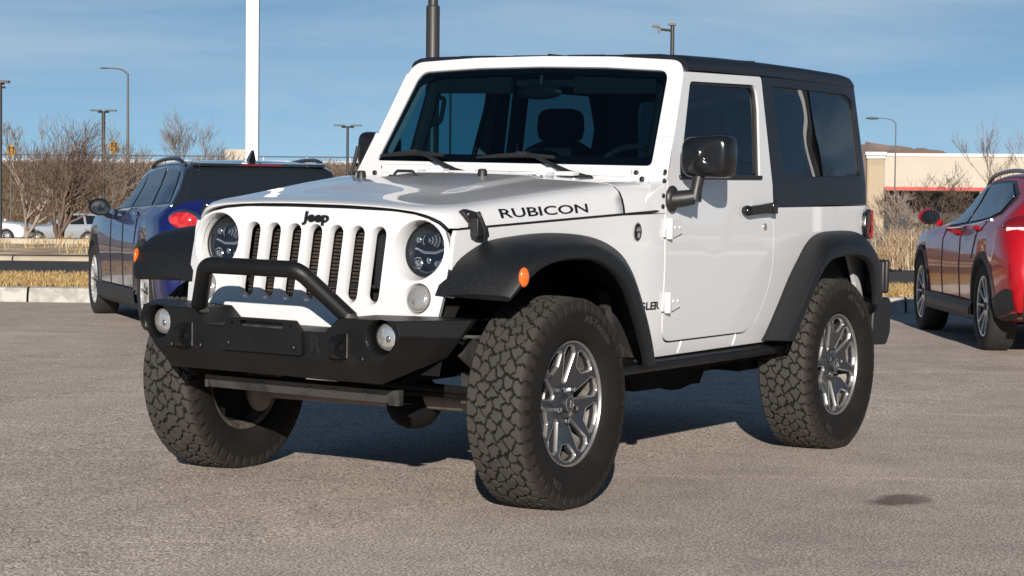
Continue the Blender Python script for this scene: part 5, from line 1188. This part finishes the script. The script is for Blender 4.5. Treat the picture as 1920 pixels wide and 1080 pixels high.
# ================================================================== parked cars
tyreb = mat('road_tyre', (.018, .018, .018), .85); rimsil = mat('silver_alloy', (.62, .62, .63), .32, .5); cladding = mat('black_cladding', (.018, .018, .019), .6)
cglass = mat('dark_car_glass', (.010, .013, .016), .03, spec=.7); blackroof = mat('black_roof_paint', (.012, .013, .016), .12, 0, 1); chr_ = MT['chrome']
class Car:
    def __init__(s, root, st, paint, roofm=None, y_gh=.95, y_re=9, bf=lambda y: .955, arch=None, yw=(0, 2.67), sub=5):
        s.root = root
        A = np.array([x if len(x) == 6 else x+(0,) for x in st], float)   # y W zs zb zt wt
        D = np.array(crom(A, sub)); s.D = D; s.y = D[:, 0]
        s.arch = arch; s.paint = paint; s.bf = bf
        secs = [s.sec(i) for i in range(len(D))]; s.S = np.array(secs)
        rows = []
        for i, sc in enumerate(secs): rows.append([(x, D[i, 0], z) for x, z in sc] + [(-x, D[i, 0], z) for x, z in sc[::-1][1:-1]])
        n = len(rows[0]); mb = MB(); mb.loft(rows, closed=True, capa=True, capb=True)
        k = len(secs[0])
        for fi in range(len(rows)-1):
            for j in range(n):
                jj = j if j < k-1 else n-1-j
                gh = y_gh < D[fi, 0] < y_re and 6 <= jj
                if roofm is not None and gh: mb.m[fi*n+j] = 1
        o = mb.build('body', [paint, roofm or paint], root, ang=55, merge=1e-5)
        cut = MB()
        for y in yw:
            for sg in (1, -1): cut.lathe([(0, .50), (arch, .50), (arch, 1.2), (0, 1.2)], 36, lambda a, b, h, y=y, sg=sg: (sg*h, y+a, .335+b))
        co = cut.build('cutter', MT['dark'], None, ang=30); co.parent = root; bpy.context.view_layer.update()
        bm_ = o.modifiers.new('arch', 'BOOLEAN'); bm_.object = co; bm_.solver = 'EXACT'; bm_.operation = 'DIFFERENCE'; bm_.material_mode = 'TRANSFER'
        dg = bpy.context.evaluated_depsgraph_get(); dg.update(); me = bpy.data.meshes.new_from_object(o.evaluated_get(dg)); o.modifiers.clear(); o.data = me; me.name = 'body'
        bpy.data.objects.remove(co)
        s.body = o
    def sec(s, i):
        y, W_, zs, zb, zt, wt = s.D[i]; g = max(zt-zb, .01); cr = min(.038, g*.3)
        return [(0, zs), (.80*W_, zs), (.955*W_, zs+.03), (.985*W_, zs+.14), (W_, lerp(zs, zb, .55)), (.99*W_, zb-.10*min(1, (zb-zs)*1.5)), (s.bf(y)*W_, zb), (lerp((s.bf(y)-.015)*W_, wt, .52), lerp(zb, zt-cr, .5)), (wt, zt-cr), (wt-.07, zt-cr*.25), (wt*.5, zt+.004), (0, zt+.012)]
    def pt(s, y, q):
        i = max(0, min(len(s.y)-2, int(np.searchsorted(s.y, y))-1)); t = (y-s.y[i])/(s.y[i+1]-s.y[i]); sc = s.S[i]*(1-t)+s.S[i+1]*t
        j = max(0, min(len(sc)-2, int(q))); f = q-j; p = sc[j]*(1-f)+sc[j+1]*f
        return Vector((p[0], y, p[1]))
    def off(s, y, q, d):
        a = s.pt(y, q); e = .02; n = (s.pt(y+e, q)-s.pt(y-e, q)).cross(s.pt(y, q+.05)-s.pt(y, q-.05)); n.normalize()
        if n.x < 0 and q < 9: n = -n
        if q >= 9 and n.z < 0 and n.y < 0: n = -n
        return a+n*d
    def side(s, name, poly, m_, d=.006, parent=None, sg=1, thick=.004, n=8):
        """patch on the side; poly in (y, k): k = 0 belt .. 1 roof edge"""
        ys = np.linspace(min(p[0] for p in poly), max(p[0] for p in poly), n)[1:-1]; ks = np.linspace(min(p[1] for p in poly), max(p[1] for p in poly), 5)[1:-1]
        def f(u, v):
            p = s.off(u, 6+2*v, d); return (sg*p.x, p.y, p.z)
        return panel(name, poly, [], f, m_, parent or s.root, thick, (list(ys), list(ks)+[.5]), (sg, 0, 0), ang=60)
    def line(s, name, pts, r, m_, sgs=(1, -1), d=.0, parent=None):
        mb = MB()
        for sg in sgs: mb.tube([(sg*p.x, p.y, p.z) for p in (s.off(y, q, d) for y, q in pts)], r, 6)
        return mb.build(name, m_, parent or s.body)
    def back(s, name, poly, m_, d=.006, parent=None, thick=.004):
        """patch on the sloping tail; poly in (x fraction, y)"""
        def f(u, v):
            i = max(0, min(len(s.y)-2, int(np.searchsorted(s.y, v))-1)); t = (v-s.y[i])/(s.y[i+1]-s.y[i]); dd = s.D[i]*(1-t)+s.D[i+1]*t
            e = s.D[i+1]-s.D[i]; n = Vector((0, -e[4], e[0])); n.normalize(); 
            if n.z < 0: n = -n
            zt = interp(abs(u)*dd[5], [0, dd[5]*.5, dd[5]-.07, dd[5]], [dd[4]+.012, dd[4]+.004, dd[4]-.015, dd[4]-.06])
            return (u*dd[5], v+n.y*d, zt+n.z*d)
        ys = sorted(set(np.round(s.y[(s.y > min(p[1] for p in poly)+.002) & (s.y < max(p[1] for p in poly)-.002)], 4)))
        return panel(name, poly, [], f, m_, parent or s.root, thick, (list(np.linspace(-.9, .9, 13)), list(ys)), (0, 1, .3), ang=60)
def car_wheel(root, y, sg, R, rr, xo, nsp=5, wd=.215, m_=rimsil):
    F_ = lambda a, b, h: (sg*(xo+h), y+a, R+b)
    mb = MB(); mb.lathe([(rr-.012, -wd), (rr, -wd), (R*.93, -wd), (R, -wd+.03), (R, -.035), (R*.965, -.008), (R*.90, .0), (rr+.03, .001), (rr+.004, -.006), (rr-.01, -.015)], 48, F_)
    w_ = mb.build('wheel', tyreb, root, ang=50)
    holes = []
    for k in range(nsp):
        a = 2*math.pi*k/nsp+.3; da = math.pi/nsp
        for c, hw_ in ((a, .20*da*2), (a+da, .46*da)):
            holes.append(fillet([(r*math.cos(c+t*hw_*(1 if r > .1 else .55)), r*math.sin(c+t*hw_*(1 if r > .1 else .55))) for r, t in ((rr*.30, -1), (rr*.90, -1), (rr*.92, 0), (rr*.90, 1), (rr*.30, 1))], .006, 2))
    rm = panel('rim', circ(0, 0, rr, 48), holes, lambda u, v: (sg*(xo-.012-.03*(1-math.hypot(u, v)/rr)), y+u, R+v), m_, w_, .03, ([], []), (sg, 0, 0), ang=30, bevel=(.004, 2))
    mb = MB(); mb.lathe([(rr-.005, -.02), (rr-.03, -.10), (rr-.03, -.16), (.001, -.16)], 36, F_); mb.build('wheel_barrel', MT['skid'], w_)
    mb = MB(); mb.lathe([(rr*.62, -.10), (rr*.62, -.085), (.001, -.08)], 28, F_); mb.build('brake_disc', MT['disc'], w_)
    mb = MB(); mb.lathe([(.034, -.05), (.032, -.024), (.001, -.020)], 18, F_); mb.build('hub_cap', MT['skid'], w_)
    return w_
def arch_trim(car, y, sg, r0, r1, a0=-.12, a1=math.pi+.12, d=.012, q0=4):
    mb = MB(); rows = []
    for a in np.linspace(a0, a1, 30):
        row = []
        for r, dd in ((r0-.02, -.05), (r0, .0), (r0+.004, d), (r1-.01, d), (r1, -.01)):
            yy = y+r*math.cos(a); z = .335+r*math.sin(a)
            i = int(np.argmin(np.abs(car.y-yy))); sc = car.S[i]; x = float(np.interp(z, sc[2:8, 1], sc[2:8, 0])); row.append((sg*(x+dd), yy, z))
        rows.append(row)
    mb.loft(rows); return mb.build('wheel_arch', cladding, car.root, ang=50)

# ---- dark blue estate car, rear three-quarter
r_ = thing('parked_car', 'dark blue estate car with black roof and red tail lamp, parked behind the white vehicle', 'car', (-8.976, 9.254, -.005), -2.2331, 'cars parked at the kerb')
bpy.context.view_layer.update()
blue = mat('dark_blue_metallic', (.007, .013, .10), .26, .25, .6)
st = [(-.80, .58, .25, .60, .66, .42), (-.70, .76, .19, .74, .80, .56), (-.40, .86, .18, .88, .93, .66), (0, .885, .18, .95, 1.00, .69), (.5, .895, .18, .985, 1.05, .71), (.85, .895, .18, 1.00, 1.09, .71), (1.05, .895, .18, 1.005, 1.21, .68), (1.35, .895, .18, 1.015, 1.36, .64), (1.65, .895, .18, 1.025, 1.42, .62), (2.1, .90, .18, 1.035, 1.44, .615), (2.6, .905, .18, 1.05, 1.44, .615), (2.95, .90, .19, 1.06, 1.425, .615), (3.12, .89, .21, 1.065, 1.40, .615), (3.18, .885, .22, 1.06, 1.355, .62), (3.25, .88, .23, 1.05, 1.18, .66), (3.31, .875, .24, 1.02, 1.06, .69), (3.37, .86, .25, .96, .985, .71), (3.42, .84, .27, .86, .88, .70), (3.45, .80, .30, .70, .72, .66), (3.465, .72, .33, .60, .61, .58)]
C = Car(r_, st, blue, blackroof, .98, 3.285, lambda y: interp(y, [.6, 1.2, 2.2, 3.0, 3.3], [.955, .93, .87, .83, .86]), .372)
for sg in (1, -1):
    a = C.side('side_window', [(1.02, .03), (1.36, .84), (1.62, .90), (1.64, .03)], cglass, sg=sg); C.side('side_window', [(1.70, .03), (1.68, .90), (2.36, .92), (2.42, .03)], cglass, sg=sg); C.side('side_window', fillet([(2.49, .03), (2.44, .91), (2.95, .88), (3.04, .06)], .04, 3), cglass, sg=sg)
C.line('belt_strip', [(y, 5.98) for y in np.linspace(.95, 3.2, 24)], .012, chr_)
QD = list(np.arange(2.6, 5.91, .15))
for y0 in (1.02, 1.66): C.line('door_seam', [(y0, q) for q in QD], .005, MT['ink'], d=.001)
C.line('door_seam', [(2.28+.14*sstep(4.2, 5.2, q), q) for q in QD if q > 4.2], .005, MT['ink'], d=.001)
for sg in (1, -1):
    mb = MB(); mb.loft([[(sg*(.90*k+.012*b), y, z) for k, b, z in ((.93, 0, .16), (.985, 1, .20), (1.0, 1, .30), (1.0, 0, .335))] for y in np.linspace(.32, 2.34, 10)]); mb.build('sill', cladding, r_)
    for y in (1.50, 2.22): 
        p = C.off(y, 5.35, .014); mb = MB(); mb.tube([(sg*p.x, p.y-.08, p.z), (sg*(p.x+.018), p.y-.03, p.z+.004), (sg*(p.x+.018), p.y+.05, p.z+.006), (sg*p.x, p.y+.08, p.z+.004)], .014, 8); mb.build('door_handle', chr_, r_)
    for y in (0, 2.67): car_wheel(r_, y, sg, .335, .235, .885, 5); arch_trim(C, y, sg, .372, .44)
    mb = MB(); mb.ell((sg*.955, .80, 1.03), (.105, .07, .080), 18, 12); mb.tube([(sg*.86, .86, .94), (sg*.95, .82, .99)], .025, 8); mr = mb.build('side_mirror', MT['gloss'], r_)
    mb = MB(); mb.lathe([(.07, 0), (.001, .002)], 24, lambda a, b, h: (sg*.955+a*1.25, .858+.012-h, 1.03+b*.95)); mb.build('mirror_glass', cglass, mr)
    mb = MB(); P = crom([(sg*.60, 1.55, 1.385), (sg*.60, 1.72, 1.430), (sg*.60, 2.2, 1.456), (sg*.60, 2.7, 1.450), (sg*.595, 2.96, 1.402)], 5); mb.tube(P, .018, 8); mb.build('roof_rail', MT['gloss'], r_)
    rot = Matrix.Rotation(sg*R_(-38), 3, 'Z')
    mb = MB(); mb.ell((sg*.675, 3.372, .935), (.165, .075, .100), 24, 14, rot=rot); tl = mb.build('tail_lamp_surround', chr_, r_)
    mb = MB(); mb.ell((sg*.680, 3.379, .935), (.148, .083, .086), 24, 14, rot=rot); mb.build('tail_lamp', mat('red_tail_lens', (.36, .010, .014), .12, 0, 1, noise=(16, (.55, .04, .04), .45, .6), emit=((.8, .02, .03), .06)), tl)  # faint glow added to the red tail lens
    mb = MB(); mb.ell((sg*.62, 3.40, .43), (.05, .04, .04), 12, 8); mb.build('reversing_lamp', MT['lens'], r_)
C.back('rear_window', fillet([(-.93, 3.145), (.93, 3.145), (.95, 3.275), (-.95, 3.275)], .03, 3), cglass, .008)
C.back('window_trim', [(-.012, 3.14), (.012, 3.14), (.012, 3.31), (-.012, 3.31)], blackroof, .014)
mb = MB(); mb.prism(fillet([(-.50, 3.02), (.50, 3.02), (.48, 3.20), (-.48, 3.20)], .04, 3), 1.400, 1.424, lambda x, y, t: (x*1.14, y, t-max(0, y-3.08)*.12)); sp = mb.build('roof_spoiler', blackroof, r_, bevel=(.008, 2))
mb = MB(); mb.box((-.17, 3.195, 1.392), (.17, 3.212, 1.408)); mb.build('brake_lamp', mat('dark_red_lens', (.10, .006, .008), .3), sp)
mb = MB(); mb.loft([[(w_*(1-k*.85), 2.78+.17*k*.5+dy*(1-k*.55), 1.425+.105*k) for w_, dy in ((.035, -.06), (.035, .08), (-.035, .08), (-.035, -.06))] for k in (0, .3, .6, .85, 1)], closed=True, capb=True); mb.build('shark_fin_antenna', MT['gloss'], r_, ang=40)
mb = MB(); mb.loft([[(x, y+.02, z) for x in np.linspace(-.72, .72, 7)] for y, z in ((3.40, .24), (3.445, .30), (3.45, .44), (3.425, .50))]); mb.build('lower_bumper', cladding, r_)
mb = MB(); mb.box((-.27, 3.455, .60), (.27, 3.465, .72)); mb.build('number_plate', MT['skid'], r_)
mb = MB(); mb.box((-.6, .1, .17), (.6, 2.6, .30)); mb.build('underbody', MT['dark'], r_)

# ---- red crossover, rear three-quarter
r_ = thing('parked_car', 'bright red crossover with silver roof rails parked at the kerb on the right', 'car', (-1.587, 12.044, -.005), -2.590, 'cars parked at the kerb')
bpy.context.view_layer.update()
redp = mat('red_paint', (.40, .006, .012), .28, .1, .55, .3)
st = [(-.86, .58, .30, .58, .64, .42), (-.75, .78, .24, .72, .78, .58), (-.4, .87, .22, .83, .90, .66), (0, .89, .22, .885, .95, .69), (.5, .895, .22, .915, 1.00, .71), (.85, .895, .22, .93, 1.035, .71), (1.1, .895, .22, .935, 1.16, .67), (1.45, .895, .22, .945, 1.30, .63), (1.8, .895, .22, .96, 1.365, .61), (2.25, .90, .22, .985, 1.385, .60), (2.7, .905, .23, 1.02, 1.375, .59), (3.0, .90, .24, 1.04, 1.34, .58), (3.15, .895, .25, 1.045, 1.31, .58), (3.28, .885, .27, 1.03, 1.18, .62), (3.38, .87, .29, .98, 1.03, .67), (3.47, .85, .30, .88, .91, .70), (3.53, .81, .32, .74, .77, .67), (3.56, .74, .36, .62, .63, .60)]
C = Car(r_, st, redp, None, .98, 9, lambda y: interp(y, [.6, 1.2, 2.2, 3.0, 3.3], [.955, .945, .92, .89, .90]), .385, yw=(0, 2.70))
for sg in (1, -1):
    C.side('window_frame', fillet([(.98, -.01), (1.42, .84), (1.80, .95), (2.55, .93), (2.92, .62), (2.86, .10), (2.60, -.01)], .05, 3), MT['ink'], .004, sg=sg)
    C.side('side_window', fillet([(1.06, .06), (1.44, .76), (1.70, .86), (1.74, .06)], .02, 2), cglass, .012, sg=sg); C.side('side_window', fillet([(1.82, .06), (1.80, .87), (2.53, .85), (2.82, .58), (2.80, .14), (2.58, .06)], .03, 2), cglass, .012, sg=sg)
    mb = MB(); mb.loft([[(sg*(.90*k+.014*b), y, z) for k, b, z in ((.90, 0, .20), (.985, 1, .23), (1.0, 1, .33), (1.0, 0, .37))] for y in np.linspace(.34, 2.36, 10)]); mb.build('sill', cladding, r_)
    mb = MB(); mb.loft([[(sg*(.90*k+.018*b), y, z) for k, b, z in ((.985, .5, .255), (.995, 1, .265), (1.0, 1, .315), (1.0, .5, .325))] for y in np.linspace(.42, 2.30, 10)]); mb.build('sill_trim', MT['skid'], r_)
    for y in (1.55, 2.35):
        p = C.off(y, 5.4, .012); mb = MB(); mb.tube([(sg*p.x, p.y-.09, p.z), (sg*(p.x+.02), p.y-.04, p.z+.006), (sg*(p.x+.02), p.y+.06, p.z+.012), (sg*p.x, p.y+.09, p.z+.01)], .016, 8); mb.build('door_handle', redp, r_)
    for y in (0, 2.70): car_wheel(r_, y, sg, .345, .24, .895, 5); arch_trim(C, y, sg, .385, .435)
    mb = MB(); mb.ell((sg*.965, .80, 1.02), (.095, .07, .068), 18, 12); mb.tube([(sg*.87, .86, .96), (sg*.93, .82, .99)], .03, 8); mr = mb.build('side_mirror', redp, r_)
    mb = MB(); mb.lathe([(.074, 0), (.001, .002)], 24, lambda a, b, h: (sg*.965+a*1.08, .860+.012-h, 1.02+b*.82)); mb.build('mirror_glass', cglass, mr)
    mb = MB(); P = crom([(sg*.59, 1.38, 1.262), (sg*.59, 1.62, 1.358), (sg*.585, 2.2, 1.398), (sg*.575, 2.75, 1.385), (sg*.57, 3.02, 1.325)], 5); mb.tube(P, .017, 8); mb.build('roof_rail', MT['rimlip'], r_)
    rot = Matrix.Rotation(sg*R_(-35), 3, 'Z')
    mb = MB(); mb.ell((sg*.70, 3.36, .965), (.20, .075, .095), 24, 14, rot=rot); tl = mb.build('tail_lamp', mat('deep_red_lens', (.16, .004, .007), .1, 0, 1), r_)
    mb = MB(); mb.tube([(sg*.84, 3.325, .95), (sg*.76, 3.405, .952), (sg*.66, 3.445, .955)], .018, 8); mb.build('led_strip', mat('pale_led_strip', (.9, .55, .55), .2, emit=((1, .45, .45), .25)), tl)
C.line('belt_strip', [(y, 5.98) for y in np.linspace(.97, 2.66, 20)], .010, chr_)
for y0 in (1.02, 1.77): C.line('door_seam', [(y0, q) for q in QD], .005, MT['ink'], d=.001)
C.line('door_seam', [(2.28+.26*sstep(4.1, 5.6, q), q) for q in QD if q > 4.1], .005, MT['ink'], d=.001)
C.back('rear_window', fillet([(-.90, 3.17), (.90, 3.17), (.94, 3.33), (-.94, 3.33)], .03, 3), cglass, .008)
mb = MB(); mb.loft([[(x, y+.02, z) for x in np.linspace(-.76, .76, 7)] for y, z in ((3.45, .27), (3.54, .32), (3.55, .44), (3.545, .54), (3.50, .58))]); mb.build('lower_bumper', cladding, r_)
for sg in (1, -1): mb = MB(); mb.loft([[(sg*p.x, p.y, p.z) for p in (C.off(y, lerp(1.5, qt, k), .012) for k in np.linspace(0, 1, 6))] for y, qt in ((3.10, 3.1), (3.2, 3.2), (3.3, 3.27), (3.4, 3.34), (3.5, 3.4))]); mb.build('bumper_corner', cladding, r_)
mb = MB(); mb.box((-.6, .1, .2), (.6, 2.6, .34)); mb.build('underbody', MT['dark'], r_)

# ---- far parked vehicles, half hidden by the kerb
def far_car(label, u, v, D, rz, paint, s=1.0, name='parked_car', roofm=None, z=None):
    p = ray_at(u, v, D); l, d = LDof(p); r_ = thing(name, label, 'car', (float(p[0]), float(p[1]), float(p[2]) if z is None else z), rz, 'vehicles in the far parking rows'); r_.scale = (s, s, s); bpy.context.view_layer.update()
    st = [(-.90, .70, .35, .72, .80, .55), (-.75, .86, .30, .90, .97, .66), (-.3, .90, .30, 1.0, 1.06, .70), (.5, .92, .30, 1.04, 1.12, .72), (.85, .92, .30, 1.06, 1.20, .72), (1.2, .92, .30, 1.07, 1.52, .66), (1.6, .92, .30, 1.08, 1.72, .62), (2.3, .92, .30, 1.09, 1.76, .62), (3.2, .92, .32, 1.10, 1.74, .62), (3.55, .91, .35, 1.10, 1.68, .62), (3.72, .88, .4, 1.06, 1.25, .70), (3.80, .80, .45, .86, .92, .68)]
    C = Car(r_, st, paint, roofm, .98, 9, lambda y: .955, .42, yw=(0, 2.8), sub=3)
    for sg in (1, -1):
        C.side('side_window', [(1.06, .08), (1.40, .80), (1.66, .86), (1.72, .08)], cglass, .012, sg=sg, n=5); C.side('side_window', [(1.82, .08), (1.80, .88), (2.55, .88), (2.60, .08)], cglass, .012, sg=sg, n=5); C.side('side_window', [(2.72, .08), (2.68, .88), (3.40, .84), (3.50, .08)], cglass, .012, sg=sg, n=5)
        for y in (0, 2.8): car_wheel(r_, y, sg, .37, .24, .90, 5); 
        mb = MB(); mb.ell((sg*1.0, .95, 1.16), (.10, .07, .09), 10, 8); mb.tube([(sg*.88, 1.0, 1.10), (sg*.98, .95, 1.14)], .03, 6); mb.build('side_mirror', paint, r_)
        mb = MB(); mb.ell((sg*.66, -.72, .86), (.16, .10, .09), 12, 8); mb.build('headlight', MT['lens'], r_)
    C.back('windscreen', fillet([(-.9, .93), (.9, .93), (.9, 1.52), (-.9, 1.52)], .03, 2), cglass, .012)
    mb = MB(); mb.box((-.5, -.90, .55), (.5, -.86, .74)); mb.build('front_grille', MT['black'], r_)
    return r_
silv = mat('silver_car_paint', (.42, .44, .47), .25, .4, 1); whitec = mat('white_car_paint', (.68, .68, .67), .25, 0, 1)
ax_ = math.atan2(RT[1], RT[0])
far_car('silver four-wheel drive parked far off behind the thick bare trunk', 66, 458, 122, ax_+R_(-68), silv)
far_car('white estate parked at the far left edge behind the thin bare trunk', 26, 456, 112, ax_+R_(78), whitec)
far_car('dark brown vehicle just left of the blue car, mostly hidden by shrubs', 176, 452, 132, ax_+R_(-70), mat('brown_car_paint', (.09, .05, .03), .3, .2, 1), .85)
far_car('silver car far behind the tail of the white vehicle, among dry grass', 1648, 483, 90, ax_+R_(160), silv, .60)

# ---- multi-piece parts become one part per piece
def split_loose(o):
    me = o.data; b = bmesh.new(); b.from_mesh(me); seen = {}; k = 0
    for v in b.verts:
        if v in seen: continue
        st_ = [v]; seen[v] = k
        while st_:
            q = st_.pop()
            for e in q.link_edges:
                w_ = e.other_vert(q)
                if w_ not in seen: seen[w_] = k; st_.append(w_)
        k += 1
    idx = {v.index: n for v, n in seen.items()}; b.free()
    if k < 2: return
    out = []
    for n in range(k):
        bb = bmesh.new(); bb.from_mesh(me); bmesh.ops.delete(bb, geom=[v for v in bb.verts if idx[v.index] != n], context='VERTS')
        m2 = bpy.data.meshes.new(me.name); bb.to_mesh(m2); bb.free()
        for q in me.materials: m2.materials.append(q)
        out.append(m2)
    o.data = out[0]
    for m2 in out[1:]:
        c = o.copy(); c.data = m2; COL.objects.link(c)
for o in list(bpy.data.objects):
    if o.type == 'MESH' and o.name.split('.')[0] in ('wheel_housing', 'frame_foot', 'differential', 'axle', 'tie_rod', 'sill_seam', 'frame_bolt', 'hood_bumper', 'weld_bead', 'headrest_post', 'window_mullion', 'fender_liner', 'led_reflector', 'cowl_corner', 'door_seam', 'sign_panel', 'arrow_symbol', 'vent_panel', 'cowl_detail', 'roof_rib', 'latch_bolt', 'bumper_corner', 'suspension_bracket', 'roof_seam', 'footman_loop', 'belt_strip'): split_loose(o)
